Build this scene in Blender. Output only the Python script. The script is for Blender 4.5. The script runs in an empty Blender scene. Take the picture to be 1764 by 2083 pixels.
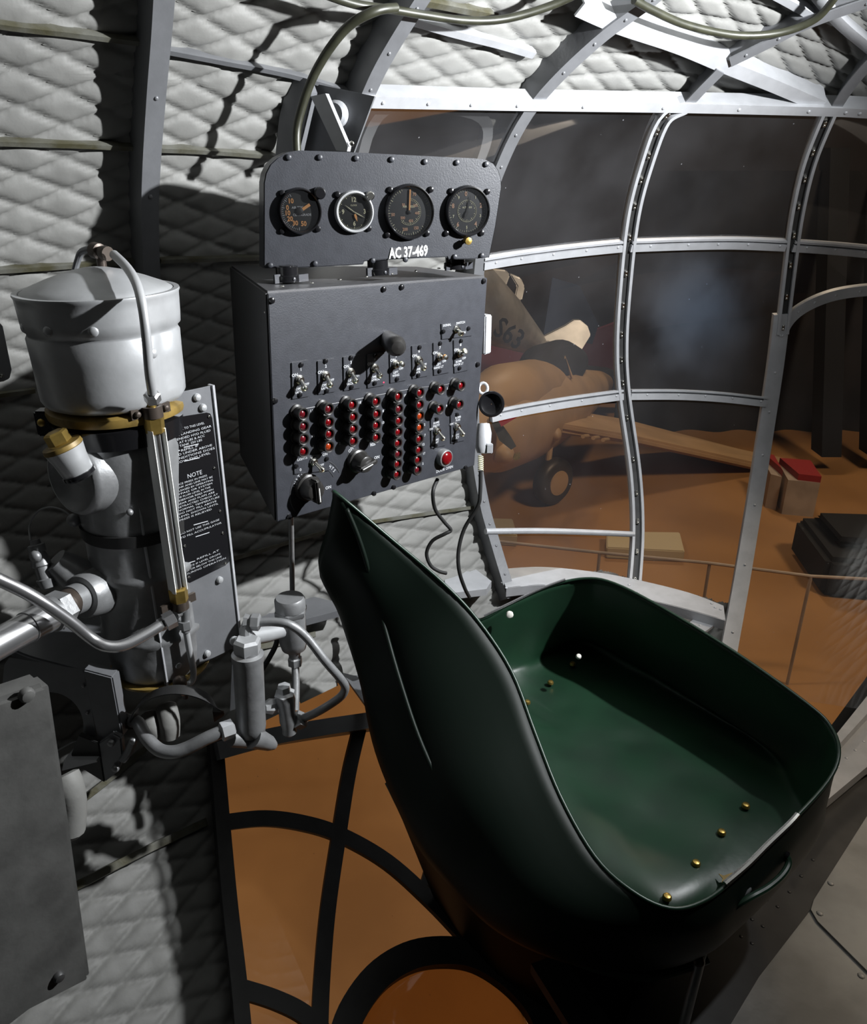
import bpy, bmesh, math, random
import numpy as np
from mathutils import Vector, Matrix, noise
random.seed(4)
C = bpy.context.scene.collection
SC = bpy.context.scene

# ------------------------------------------------------------ camera, world, lights, exposure
FOC = 1600.0; TH = math.radians(24); CT, ST = math.cos(TH), math.sin(TH)
cam = bpy.data.objects.new('camera', bpy.data.cameras.new('camera')); C.objects.link(cam)
cam.location = (0, 0, 0); cam.rotation_euler = (math.pi/2-TH, 0, 0)
cam.data.sensor_fit = 'HORIZONTAL'; cam.data.sensor_width = 36
cam.data.lens = 36*FOC/1764; cam.data.clip_start = .02; cam.data.clip_end = 200
SC.camera = cam
w = bpy.data.worlds.new('world'); SC.world = w; w.use_nodes = True
w.node_tree.nodes['Background'].inputs[0].default_value = (.75, .72, .68, 1)
w.node_tree.nodes['Background'].inputs[1].default_value = .017
def lamp(name, typ, loc, power, col=(1, 1, 1), size=.03, target=None, size_y=None):
    l = bpy.data.lights.new(name, typ); l.energy = power; l.color = col
    if typ == 'AREA':
        l.shape = 'RECTANGLE'; l.size = size; l.size_y = size_y or size
    else: l.shadow_soft_size = size
    o = bpy.data.objects.new(name, l); C.objects.link(o); o.location = loc
    if target is not None:
        o.rotation_euler = (Vector(target)-Vector(loc)).to_track_quat('-Z', 'Y').to_euler()
    return o
_k = lamp('cabin_lamp_light', 'SPOT', (.88, .89, .24), 185, (.96, .98, 1.0), .016, (-.30, 1.25, .12)); _k.data.spot_size = math.radians(146); _k.data.spot_blend = .95
lamp('hangar_light', 'AREA', (3.5, 12.0, 5.5), 190, (1, .80, .58), 1.2, (2.5, 8, -3.5))
_l = lamp('hangar_spot', 'SPOT', (-3.5, 4.5, 5), 620, (1, .80, .58), .3, (.3, 3.9, -3.5)); _l.data.spot_size = 1.15; _l.data.spot_blend = .9
lamp('hangar_light', 'AREA', (6, 2, 6), 440, (1, .82, .62), 1.5, (2.5, 9, -1.5))
SC.view_settings.view_transform = 'Standard'; SC.view_settings.look = 'None'
SC.view_settings.gamma = 1; SC.view_settings.use_curve_mapping = False
SC.view_settings.exposure = 0.0
SC.cycles.max_bounces = 8; SC.cycles.transparent_max_bounces = 16
SC.cycles.use_denoising = True
try: SC.cycles.denoiser = 'OPENIMAGEDENOISE'
except Exception: pass

# ------------------------------------------------------------ geometry of the view and of the nose
def ray(px, py):
    a = (px-882)/FOC; b = -(py-1041.5)/FOC
    return Vector((a, CT+b*ST, -ST+b*CT))
def P(px, py, d): return ray(px, py)*d
def Pz(px, py, z):
    r = ray(px, py); return r*(z/r.z)
def Ppl(px, py, pt, n):
    r = ray(px, py); return r*(pt.dot(n)/r.dot(n))
def proj(p):
    dep = p.y*CT-p.z*ST; return (882+FOC*p.x/dep, 1041.5-FOC*(p.y*ST+p.z*CT)/dep)
PH = math.radians(49)
W = Vector((math.sin(PH), math.cos(PH), 0)); N = Vector((-W.y, W.x, 0)); Z = Vector((0, 0, 1))
HR, HD, HZ, HS, HL = .85, 1.25, -.4, .75, 1.3
LAT = HD-HR
def hf(p, off):
    s = p.dot(W); l = p.dot(N)-LAT; z = p.z-HZ; r = math.hypot(l, z); R = HR+off
    if s < HS: return r-R
    return (math.sqrt((r/R)**2+((s-HS)/(HL+off))**2)-1)*R
def H(px, py, off=0.):
    d = ray(px, py); lo, hi = .05, 6.
    for _ in range(40):
        m = (lo+hi)/2
        if hf(d*m, off) < 0: lo = m
        else: hi = m
    return d*lo
def hn(p):
    s = p.dot(W); l = p.dot(N)-LAT; z = p.z-HZ
    g = N*l/HR**2+Z*z/HR**2
    if s > HS: g = g+W*((s-HS)/HL**2)
    return g.normalized()
def hsp(s, phi, off=0.):
    R = HR+off; r = R
    if s > HS: r = R*math.sqrt(max(0, 1-((s-HS)/(HL+off))**2))
    return W*s+N*(LAT+r*math.cos(phi))+Z*(HZ+r*math.sin(phi))

# ------------------------------------------------------------ materials
def mat(name, col, rough=.5, metal=0., spec=.5, noise_amt=0., nscale=20., bump=0., bscale=200., col2=None, coat=0., emit=None, trans=0., alpha=1.):
    m = bpy.data.materials.new(name); m.use_nodes = True; nt = m.node_tree; b = nt.nodes['Principled BSDF']
    b.inputs['Base Color'].default_value = (*col, 1); b.inputs['Roughness'].default_value = rough
    b.inputs['Metallic'].default_value = metal; b.inputs['Specular IOR Level'].default_value = spec
    if coat: b.inputs['Coat Weight'].default_value = coat
    if trans: b.inputs['Transmission Weight'].default_value = trans
    if emit: b.inputs['Emission Color'].default_value = (*emit[:3], 1); b.inputs['Emission Strength'].default_value = emit[3]
    tc = nt.nodes.new('ShaderNodeNewGeometry')
    if noise_amt:
        n = nt.nodes.new('ShaderNodeTexNoise'); n.inputs['Scale'].default_value = nscale; n.inputs['Detail'].default_value = 5
        nt.links.new(tc.outputs['Position'], n.inputs['Vector'])
        r = nt.nodes.new('ShaderNodeValToRGB'); c2 = col2 or tuple(c*(1-noise_amt) for c in col)
        r.color_ramp.elements[0].color = (*c2, 1); r.color_ramp.elements[1].color = (*col, 1)
        r.color_ramp.elements[0].position = .35; r.color_ramp.elements[1].position = .62
        nt.links.new(n.outputs[0], r.inputs[0]); nt.links.new(r.outputs[0], b.inputs['Base Color'])
    if bump:
        n2 = nt.nodes.new('ShaderNodeTexNoise'); n2.inputs['Scale'].default_value = bscale; n2.inputs['Detail'].default_value = 4
        nt.links.new(tc.outputs['Position'], n2.inputs['Vector'])
        bp = nt.nodes.new('ShaderNodeBump'); bp.inputs['Strength'].default_value = bump; bp.inputs['Distance'].default_value = .002
        nt.links.new(n2.outputs[0], bp.inputs['Height']); nt.links.new(bp.outputs[0], b.inputs['Normal'])
    return m
M = {}
M['quilt'] = mat('quilt', (.20, .20, .19), .62, 0, .35, .15, 9, .35, 70)
M['rib'] = mat('rib_paint', (.17, .175, .185), .42, .25, .5, .12, 30, .1, 150)
M['sill'] = mat('sill_paint', (.44, .45, .47), .42, .2, .5, .12, 30, .1, 150)
M['stringer'] = mat('stringer', (.14, .14, .12), .5, .1, .5, .4, 25, .2, 200, (.07, .065, .035))
M['silver'] = mat('silver_paint', (.46, .47, .48), .38, .4, .5, .14, 25, .15, 60)
M['silver2'] = mat('grey_silver_paint', (.27, .275, .28), .42, .45, .5, .2, 40, .2, 120)
M['alu'] = mat('aluminium_tube', (.62, .62, .63), .25, .9, .5, .1, 30)
M['chrome'] = mat('bright_metal', (.72, .71, .66), .2, 1.)
M['black'] = mat('black_panel_paint', (.035, .037, .044), .40, 0, .5, .15, 60, .12, 500)
M['box'] = mat('box_paint', (.07, .07, .074), .45, .2, .5, .1, 60, .1, 400)
M['gloss_black'] = mat('gloss_black', (.008, .008, .009), .18, 0, .5)
M['bakelite'] = mat('bakelite', (.022, .021, .02), .32, 0, .5)
M['rubber'] = mat('rubber_black', (.012, .012, .012), .6)
M['dial'] = mat('dial_black', (.012, .013, .012), .6)
M['dialg'] = mat('dial_grey', (.03, .032, .035), .55)
M['white'] = mat('white_paint', (.75, .76, .74), .5)
M['offwhite'] = mat('engraved_white', (.42, .43, .45), .6)
M['lume'] = mat('orange_lume', (.72, .34, .12), .6)
M['lume2'] = mat('cream_lume', (.62, .60, .42), .6)
M['pink'] = mat('faded_orange', (.50, .30, .20), .6)
M['outer'] = mat('seat_outer_shaded', (.003, .007, .0045), .5, 0, .18)  # seat green taken down to near-black; the flank's shade is in the colour
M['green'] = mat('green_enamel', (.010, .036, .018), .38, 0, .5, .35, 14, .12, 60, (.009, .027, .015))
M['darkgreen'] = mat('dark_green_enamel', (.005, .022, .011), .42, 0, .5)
M['pedestal'] = mat('pedestal_black', (.006, .007, .006), .5, 0, .4)
M['brass'] = mat('brass', (.48, .33, .09), .35, .85, .5, .3, 60)
M['gold'] = mat('amber_gasket', (.24, .16, .04), .5, .1, .5, .4, 60)
M['copper'] = mat('copper', (.55, .22, .10), .35, .8)
M['oxide'] = mat('dark_bronze', (.07, .055, .045), .45, .5)
M['olive'] = mat('olive_hose', (.032, .033, .02), .42, .1, .5, .4, 40)
M['red'] = mat('red_lens', (.13, .003, .005), .16, 0, .6)
M['reddark'] = mat('dark_red_lens', (.09, .006, .010), .16, 0, .6)
M['orange_lens'] = mat('orange_lens', (.26, .03, .006), .16, 0, .6)
M['glint'] = mat('glint_glow', (.6, .02, .05), .3, emit=(1, .05, .12, 1.6))  # emission for the reflected red dot on the switch box
M['floorplate'] = mat('floor_plate', (.30, .305, .30), .5, .2, .5, .4, 7, .3, 60, (.17, .17, .165))
M['channel'] = mat('dark_channel', (.045, .045, .045), .5, .3, .5, .3, 20)
M['cabinet'] = mat('cabinet_grey', (.10, .10, .096), .5, .15, .5, .3, 25, .3, 60)
M['cloth'] = mat('bolt_white', (.65, .63, .58), .5)
M['tan'] = mat('tan_paint', (.48, .30, .15), .5, 0, .5, .2, 2)
M['darkmetal'] = mat('dark_metal', (.02, .018, .016), .5)
M['polish'] = mat('polished_aluminium', (.62, .60, .57), .35, .5, .5, .35, 3)
M['concrete'] = mat('hangar_floor', (.37, .185, .066), .42, 0, .4, .3, .9, 0, 1, (.27, .13, .045))
M['hwall'] = mat('hangar_wall', (.04, .034, .032), .8, 0, .2, .3, .5)
M['hred'] = mat('hangar_red', (.16, .018, .035), .7)
M['hblue'] = mat('hangar_blue', (.02, .04, .10), .7)
M['hdark'] = mat('hangar_dark', (.012, .012, .012), .8, 0, .2)
M['cream'] = mat('cream_board', (.50, .40, .24), .6)
M['crate'] = mat('crate', (.42, .33, .26), .6, 0, .3, .3, 4)
def glassmat(name, tint, haze, hazecol, rough=.03, gloss=1.0, blot=0, ior=1.45, patch=None):
    m = bpy.data.materials.new(name); m.use_nodes = True; nt = m.node_tree; nt.nodes.clear(); L = nt.links.new
    out = nt.nodes.new('ShaderNodeOutputMaterial'); tr = nt.nodes.new('ShaderNodeBsdfTransparent'); tr.inputs[0].default_value = (*tint, 1)
    gl = nt.nodes.new('ShaderNodeBsdfGlossy'); gl.inputs['Roughness'].default_value = rough
    df = nt.nodes.new('ShaderNodeBsdfDiffuse'); df.inputs[0].default_value = (*hazecol, 1)
    fr = nt.nodes.new('ShaderNodeFresnel'); fr.inputs[0].default_value = ior
    ml = nt.nodes.new('ShaderNodeMath'); ml.operation = 'MULTIPLY'; ml.inputs[1].default_value = gloss
    m1 = nt.nodes.new('ShaderNodeMixShader'); m2 = nt.nodes.new('ShaderNodeMixShader')
    L(fr.outputs[0], ml.inputs[0]); L(ml.outputs[0], m1.inputs[0]); L(tr.outputs[0], m1.inputs[1]); L(gl.outputs[0], m1.inputs[2])
    geo = nt.nodes.new('ShaderNodeNewGeometry')
    nz = nt.nodes.new('ShaderNodeTexNoise'); nz.inputs['Scale'].default_value = 5; nz.inputs['Detail'].default_value = 6
    L(geo.outputs['Position'], nz.inputs['Vector'])
    mr = nt.nodes.new('ShaderNodeMapRange'); mr.inputs[1].default_value = .3; mr.inputs[2].default_value = .75
    mr.inputs[3].default_value = haze*(1-blot); mr.inputs[4].default_value = haze*(1+blot)
    L(nz.outputs[0], mr.inputs[0]); fac = mr.outputs[0]
    # fine dust specks and scratches
    v = nt.nodes.new('ShaderNodeTexVoronoi'); v.inputs['Scale'].default_value = 28
    L(geo.outputs['Position'], v.inputs['Vector'])
    lt = nt.nodes.new('ShaderNodeMath'); lt.operation = 'LESS_THAN'; lt.inputs[1].default_value = .035
    L(v.outputs['Distance'], lt.inputs[0])
    sp = nt.nodes.new('ShaderNodeMath'); sp.operation = 'MULTIPLY'; sp.inputs[1].default_value = .25; L(lt.outputs[0], sp.inputs[0])
    ad = nt.nodes.new('ShaderNodeMath'); ad.operation = 'ADD'; L(fac, ad.inputs[0]); L(sp.outputs[0], ad.inputs[1]); fac = ad.outputs[0]
    if patch:   # a bluish smeared haze on the pane around a point
        (cx, cy, cz), rad, amt, pc = patch
        vd = nt.nodes.new('ShaderNodeVectorMath'); vd.operation = 'DISTANCE'; vd.inputs[1].default_value = (cx, cy, cz)
        L(geo.outputs['Position'], vd.inputs[0])
        r2 = nt.nodes.new('ShaderNodeMapRange'); r2.interpolation_type = 'SMOOTHSTEP'
        r2.inputs[1].default_value = 0; r2.inputs[2].default_value = rad; r2.inputs[3].default_value = amt; r2.inputs[4].default_value = 0
        L(vd.outputs['Value'], r2.inputs[0])
        mm = nt.nodes.new('ShaderNodeMath'); mm.operation = 'MULTIPLY'; nq = nt.nodes.new('ShaderNodeMapRange'); nq.inputs[1].default_value = .38; nq.inputs[2].default_value = .62; nq.inputs[3].default_value = .1; nq.inputs[4].default_value = .9
        L(nz.outputs[0], nq.inputs[0]); L(r2.outputs[0], mm.inputs[0]); L(nq.outputs[0], mm.inputs[1])
        a3 = nt.nodes.new('ShaderNodeMath'); a3.operation = 'ADD'; L(fac, a3.inputs[0]); L(mm.outputs[0], a3.inputs[1]); fac = a3.outputs[0]
        mc = nt.nodes.new('ShaderNodeMixRGB'); mc.inputs[1].default_value = (*hazecol, 1); mc.inputs[2].default_value = (*pc, 1)
        r4 = nt.nodes.new('ShaderNodeMath'); r4.operation = 'MULTIPLY'; r4.inputs[1].default_value = 1/max(amt, .001); r4.use_clamp = True
        L(r2.outputs[0], r4.inputs[0]); L(r4.outputs[0], mc.inputs[0]); L(mc.outputs[0], df.inputs[0])
    L(fac, m2.inputs[0]); L(m1.outputs[0], m2.inputs[1]); L(df.outputs[0], m2.inputs[2]); L(m2.outputs[0], out.inputs[0])
    return m
M['glass'] = glassmat('plexiglass', (.90, .89, .87), .034, (.55, .56, .60), .02, .8, .6)
pc = H(1440, 640)
M['glass_haze'] = glassmat('plexiglass_hazed', (.90, .89, .87), .034, (.55, .56, .60), .02, .8, .6, patch=(tuple(pc), .24, .15, (.36, .46, .62)))
M['glass_low'] = glassmat('plexiglass_low', (.95, .94, .92), .004, (.5, .5, .5), .02, .5, .5)
M['lens'] = glassmat('dial_glass', (.96, .96, .96), .012, (.6, .62, .66), .05, .8, .6)
M['amberdome'] = glassmat('amber_dome', (.62, .42, .22), .05, (.5, .3, .12), .08, 1.6, .4)

# ------------------------------------------------------------ mesh and object helpers
WLOC = {}
def basis(d):
    d = d.normalized(); u = Vector((0, 0, 1)) if abs(d.z) < .9 else Vector((1, 0, 0))
    a = u.cross(d).normalized(); return a, d.cross(a), d
class MB:
    def __init__(s): s.v = []; s.f = []
    def add(s, vs, fs):
        o = len(s.v); s.v += [Vector(v) for v in vs]; s.f += [tuple(i+o for i in f) for f in fs]; return s
    def box(s, c, X, Y, Zv):   # half vectors
        c = Vector(c); vs = [c+X*i+Y*j+Zv*k for i in (-1, 1) for j in (-1, 1) for k in (-1, 1)]
        return s.add(vs, [(0, 1, 3, 2), (4, 6, 7, 5), (0, 4, 5, 1), (2, 3, 7, 6), (0, 2, 6, 4), (1, 5, 7, 3)])
    def prism(s, pts, e):      # polygon extruded by vector e
        n = len(pts); pts = [Vector(p) for p in pts]
        vs = pts+[p+e for p in pts]
        return s.add(vs, [tuple(range(n))[::-1], tuple(range(n, 2*n))]+[(i, (i+1) % n, (i+1) % n+n, i+n) for i in range(n)])
    def lathe(s, o, d, prof, n=32, caps=True, ax=None):   # prof: (along, radius)
        a, b, d = basis(d)
        if ax is not None: a = (ax-d*ax.dot(d)).normalized(); b = d.cross(a)
        o = Vector(o); vs = []; fs = []
        for (h, r) in prof:
            for k in range(n):
                t = 2*math.pi*k/n; vs.append(o+d*h+(a*math.cos(t)+b*math.sin(t))*r)
        for i in range(len(prof)-1):
            for k in range(n): fs.append((i*n+k, i*n+(k+1) % n, (i+1)*n+(k+1) % n, (i+1)*n+k))
        if caps: fs.append(tuple(range(n))[::-1]); fs.append(tuple((len(prof)-1)*n+k for k in range(n)))
        return s.add(vs, fs)
    def cyl(s, p0, p1, r, r1=None, n=20):
        p0, p1 = Vector(p0), Vector(p1); d = p1-p0
        return s.lathe(p0, d, [(0, r), (d.length, r if r1 is None else r1)], n)
    def ball(s, c, r, d=Vector((0, 0, 1)), h=1., n=14, lo=-90):
        pr = [(r*h*math.sin(math.radians(t)), max(r*math.cos(math.radians(t)), 1e-5)) for t in np.linspace(lo, 90, 8)]
        return s.lathe(c, d, pr, n)
    def tube(s, pts, r, n=12, close=False):
        pts = [Vector(p) for p in pts]; m = len(pts); vs = []; fs = []; pa = None
        for i, p in enumerate(pts):
            if close: t = pts[(i+1) % m]-pts[i-1]
            else: t = pts[min(i+1, m-1)]-pts[max(i-1, 0)]
            t.normalize()
            if pa is None: a, b, _ = basis(t)
            else:
                a = (pa-t*pa.dot(t)); a.normalize(); b = t.cross(a)
            pa = a; rr = r[i] if isinstance(r, (list, tuple)) else r
            for k in range(n):
                q = 2*math.pi*k/n; vs.append(p+(a*math.cos(q)+b*math.sin(q))*rr)
        for i in range(m if close else m-1):
            j = (i+1) % m
            for k in range(n): fs.append((i*n+k, i*n+(k+1) % n, j*n+(k+1) % n, j*n+k))
        if not close: fs.append(tuple(range(n))[::-1]); fs.append(tuple((m-1)*n+k for k in range(n)))
        return s.add(vs, fs)
    def sweep(s, pts, nrm, prof, close=False):   # prof: list of (side, out)
        m = len(pts); n = len(prof); vs = []; fs = []
        for i, p in enumerate(pts):
            t = (pts[min(i+1, m-1)]-pts[max(i-1, 0)]) if not close else (pts[(i+1) % m]-pts[i-1])
            t.normalize(); nn = nrm[i]; b = t.cross(nn).normalized(); nn = b.cross(t).normalized()
            for (x, y) in prof: vs.append(p+b*x+nn*y)
        for i in range(m if close else m-1):
            j = (i+1) % m
            for k in range(n): fs.append((i*n+k, i*n+(k+1) % n, j*n+(k+1) % n, j*n+k))
        if not close: fs.append(tuple(range(n))[::-1]); fs.append(tuple((m-1)*n+k for k in range(n)))
        return s.add(vs, fs)
def smooth_pts(pts, k=6):
    pts = [Vector(p) for p in pts]; out = []
    for i in range(len(pts)-1):
        p0 = pts[max(i-1, 0)]; p1 = pts[i]; p2 = pts[i+1]; p3 = pts[min(i+2, len(pts)-1)]
        for j in range(k):
            t = j/k; out.append(.5*((2*p1)+(-p0+p2)*t+(2*p0-5*p1+4*p2-p3)*t*t+(-p0+3*p1-3*p2+p3)*t**3))
    out.append(pts[-1]); return out
def sm2(pts, k=6): return [(q.x, q.y) for q in smooth_pts([(a, b, 0) for a, b in pts], k)]
def build(name, mb, m, parent=None, smooth=35, bevel=0, label=None):
    me = bpy.data.meshes.new(name)
    c = sum(mb.v, Vector())/len(mb.v)
    me.from_pydata([v-c for v in mb.v], [], mb.f); me.materials.append(M[m] if isinstance(m, str) else m)
    bm = bmesh.new(); bm.from_mesh(me); bmesh.ops.recalc_face_normals(bm, faces=bm.faces)
    if bevel: bmesh.ops.bevel(bm, geom=[e for e in bm.edges if len(e.link_faces) == 2 and e.calc_face_angle(0) > .6], offset=bevel, segments=2, affect='EDGES', clamp_overlap=True)
    bm.to_mesh(me); bm.free()
    if smooth:
        me.shade_smooth(); me.set_sharp_from_angle(angle=math.radians(smooth))
    o = bpy.data.objects.new(name, me); C.objects.link(o)
    if parent is not None: o.parent = parent; o.location = c-WLOC[parent.name]
    else: o.location = c
    WLOC[o.name] = c
    if label: o['label'] = label
    return o
def thing(name, loc, label, cat, group=None):
    o = bpy.data.objects.new(name, None); C.objects.link(o); o.location = loc; o.empty_display_size = .05
    WLOC[o.name] = Vector(loc); o['label'] = label; o['category'] = cat
    if group: o['group'] = group
    return o
def tag(o, label, cat, group=None):
    o['label'] = label; o['category'] = cat
    if group: o['group'] = group
    return o
def struct(name, mb, m, **k):
    o = build(name, mb, m, **k); o['kind'] = 'structure'; return o
def text(s, size, org, X, Y, m, parent, name='lettering', align='CENTER', bold=.0, sx=1., label=None, sp=1.):
    cu = bpy.data.curves.new('t', 'FONT'); cu.body = s; cu.size = size; cu.align_x = align; cu.align_y = 'CENTER'; cu.offset = bold*size
    cu.space_character = sp; cu.space_line = .92; cu.resolution_u = 2
    o = bpy.data.objects.new('t', cu); C.objects.link(o)
    dg = bpy.context.evaluated_depsgraph_get(); me = bpy.data.meshes.new_from_object(o.evaluated_get(dg))
    bpy.data.objects.remove(o)
    X = X.normalized(); Y = Y.normalized(); Zn = X.cross(Y)
    me.materials.clear(); me.materials.append(M[m])
    org = Vector(org)
    for v in me.vertices: v.co = X*(v.co.x*sx)+Y*v.co.y
    me.name = name; ob = bpy.data.objects.new(name, me); C.objects.link(ob)
    if parent is not None: ob.parent = parent; ob.location = org-WLOC[parent.name]
    else: ob.location = org
    WLOC[ob.name] = org
    return ob
def tmesh(mb, s, size, org, X, Y, sx=1., bold=0., align='CENTER'):   # letters added into a mesh builder
    cu = bpy.data.curves.new('t', 'FONT'); cu.body = s; cu.size = size; cu.align_x = align; cu.align_y = 'CENTER'; cu.offset = bold*size
    cu.resolution_u = 2; cu.space_line = .95
    o = bpy.data.objects.new('t', cu); C.objects.link(o)
    me = bpy.data.meshes.new_from_object(o.evaluated_get(bpy.context.evaluated_depsgraph_get()))
    bpy.data.objects.remove(o); X = X.normalized(); Y = Y.normalized(); org = Vector(org)
    mb.add([org+X*(v.co.x*sx)+Y*v.co.y for v in me.vertices], [tuple(p.vertices) for p in me.polygons])
def hbar(pxs, prof, off=0., k=6, smooth=True, cam_off=None):
    q = sm2(pxs, k) if smooth else pxs
    p = [H(x, y, off) for x, y in q]; return p, [hn(a) for a in p]

# ------------------------------------------------------------ hull liner: quilted blanket
def inwin(s, ph, z, px, py):
    if s > 1.15 and -.90 < z < .09: return True
    if .85 < s < 1.12 and -.14 < z < .085:
        cx = min(max(s, .905), 1.065); cz = min(max(z, -.085), .03)
        if math.hypot(s-cx, z-cz) < .055: return True
    if s > 1.25 and z < -.8:
        x_, y_ = proj(hsp(s, ph, .05))
        if y_ > 900 and (x_ > 1562-(y_-860)*.17 or y_ < 1160+(x_-1200)*.27): return True
    if z < -.955 and s > .425+(math.degrees(ph)+40)*.0055 and s < 1.25: return True
    return False
def quilt(name, f0, f1, s0, s1, ds, da, amp=.0105):
    # t: arc-like parameter along the hull
    ts = np.arange(s0, s1, ds)
    if s1 > HS:
        a = np.arange(0, math.asin(min(1, (s1-HS)/HL)), ds/HL*1.15); ts = np.concatenate([np.arange(s0, HS, ds), HS+HL*np.sin(a)])
    arc = np.concatenate([[0], np.cumsum(np.hypot(np.diff(ts), [0]*(len(ts)-1)))])
    fs = np.arange(math.radians(f0), math.radians(f1), da/HR)
    vs = []; grid = {}
    OFF = .05
    for i, s in enumerate(ts):
        for j, ph in enumerate(fs):
            u = s/.110+noise.noise(Vector((s*6, ph*5, 1)))*.05; v = ph*HR/.042
            a_, b_ = u+v, u-v
            d1 = abs(a_-round(a_))*.039; d2 = abs(b_-round(b_))*.039
            g = (1-.75*math.exp(-d1/.0034))*(1-.75*math.exp(-d2/.0034))
            nz = noise.noise(Vector((s*14, ph*11, 3)))*.0022+noise.noise(Vector((s*45, ph*38, 7)))*.0014
            vs.append(hsp(float(s), float(ph), OFF-amp*g-nz))
    nf = len(fs); faces = []
    for i in range(len(ts)-1):
        for j in range(nf-1):
            s = float(ts[i]); ph = float(fs[j]); p = vs[i*nf+j]
            if inwin(s, ph, p.z, 0, 0): continue
            faces.append((i*nf+j, (i+1)*nf+j, (i+1)*nf+j+1, i*nf+j+1))
    mb = MB(); mb.v = vs; mb.f = faces
    used = set(i for f in faces for i in f); mp = {}; nv = []
    for i in sorted(used): mp[i] = len(nv); nv.append(vs[i])
    mb.v = nv; mb.f = [tuple(mp[i] for i in f) for f in faces]
    return struct(name, mb, 'quilt', smooth=180)
quilt('wall_left', -85, 34.3, 0., 1.98, .0042, .0040)
quilt('ceiling', 33.7, 112, 0., 1.98, .0046, .0044)
# plain far side and rear of the cabin, behind the photographer
def shell(name, f0, f1, s0, s1, m='quilt'):
    mb = MB(); S = list(np.linspace(s0, s1, 24)); F = [math.radians(a) for a in np.linspace(f0, f1, 30)]
    vs = [hsp(float(s), f, .05) for s in S for f in F]; n = len(F); fs = []
    for i in range(len(S)-1):
        for j in range(n-1):
            z = vs[i*n+j].z
            if S[i] > 1.15 and -.9 < z < .09: continue
            fs.append((i*n+j, (i+1)*n+j, (i+1)*n+j+1, i*n+j+1))
    return struct(name, mb.add(vs, fs), m, smooth=180)
shell('wall_right', 111.5, 275.5, -.5, 2.0, 'hdark')  # unseen; this and wall_rear are coloured near-black to cut bounced light
mb = MB(); S_ = list(np.linspace(-.5, .01, 6)); F_ = [math.radians(a) for a in np.linspace(-85, 112, 40)]
mb.add([hsp(float(q), f, .05) for q in S_ for f in F_], [(i*40+j, (i+1)*40+j, (i+1)*40+j+1, i*40+j+1) for i in range(5) for j in range(39)]); struct('wall_aft', mb, 'quilt', smooth=180)
mb = MB(); mb.prism([hsp(-.5, math.radians(a), .05) for a in range(0, 360, 10)], W*-.02); struct('wall_rear', mb, 'hdark')

# ------------------------------------------------------------ ribs, stringers, longeron
tcount = [0]
def trim(mb, m, **k):
    tcount[0] += 1; return struct('trim_%d' % tcount[0], mb, m, **k)
def hat(w, d):   # flanged channel: web of depth d outward, inner cap of width w
    h = w/2; return [(-h, 0), (h, 0), (h, .004), (.002+h*.2, .006), (h*.2+.002, d), (-h, d), (-h, .004)]
def rib(pxs, w=.024, d=.055, m='rib', riv=0, prof=None, off=0., k=6):
    p, n = hbar(pxs, None, off, k); mb = MB().sweep(p, n, prof or [(-w/2, 0), (w/2, 0), (w/2, .003), (-w/2+.003, .003), (-w/2+.003, d), (-w/2, d)])
    if riv:
        for i in range(3, len(p)-1, riv):
            mb.ball(p[i], .0032, -n[i], .7, 8, 0)
    return trim(mb, m, smooth=40)
# frame left of the instruments
rib([(338, -60), (330, 60), (318, 200), (308, 350), (306, 450), (312, 600), (330, 800), (360, 1000)], .026, .05, riv=9)
rib([(905, -60), (860, 0), (780, 130), (735, 230), (708, 308), (690, 400)], .026, .055, riv=4)
rib([(1400, -60), (1330, 0), (1210, 90), (1090, 212), (1020, 340), (985, 470), (965, 700), (968, 900), (985, 1020), (1010, 1110), (1042, 1215)], .024, .06, riv=3)
# cover strip with two beads on the rib beside the small window
# post between the two big panes: two bright edges with a dark groove and clips between
def post(pxs, w, m='sill', clips=True, dep=.014):
    p, n = hbar(pxs, None, 0, 6); h = w/2; e = w*.22
    mb = MB().sweep(p, n, [(-h, -.004), (-h+e, -.004), (-h+e, .006), (h-e, .006), (h-e, -.004), (h, -.004), (h, dep), (-h, dep)])
    o = trim(mb, m, smooth=40)
    g = MB().sweep([a+b*.0055 for a, b in zip(p, n)], n, [(-h+e, -.0004), (h-e, -.0004), (h-e, .0), (-h+e, .0)]); build('groove', g, 'channel', o, 0)
    if clips:
        c = MB()
        for i in range(2, len(p)-1, 3):
            t = (p[i+1]-p[i-1]).normalized(); b = t.cross(n[i])
            q = p[i]-n[i]*-.002
            c.box(q, t*.006, b*e*.5, n[i]*.003); c.ball(q-n[i]*.003+t*.003, .0026, -n[i], .8, 8, 0); c.ball(q-n[i]*.003-t*.005, .002, -n[i], .8, 8, 0)
        build('clips', c, 'chrome', o)
    return o
post([(1395, 216), (1350, 245), (1315, 335), (1288, 440), (1272, 580), (1265, 700), (1270, 800), (1292, 960), (1298, 1080), (1291, 1192)], .030)
post([(1690, 226), (1648, 330), (1622, 440), (1606, 560), (1592, 680)], .027)
# heavy post that rises to the arch of the right-hand opening
rib([(1592, 640), (1580, 740), (1562, 860), (1540, 1000), (1510, 1180), (1475, 1370)], .036, .018, 'sill', riv=4, prof=[(-.018, 0), (.018, 0), (.018, .018), (-.018, .018)])
rib([(1588, 700), (1600, 662), (1632, 630), (1690, 604), (1764, 592), (1860, 590)], .024, .018, 'sill', prof=[(-.012, 0), (.012, 0), (.012, .016), (-.012, .016)], riv=4)
mb = MB(); p = [H(x, y) for x, y in [(1566, 664), (1614, 640), (1620, 622), (1602, 700), (1592, 742), (1572, 740)]]
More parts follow.
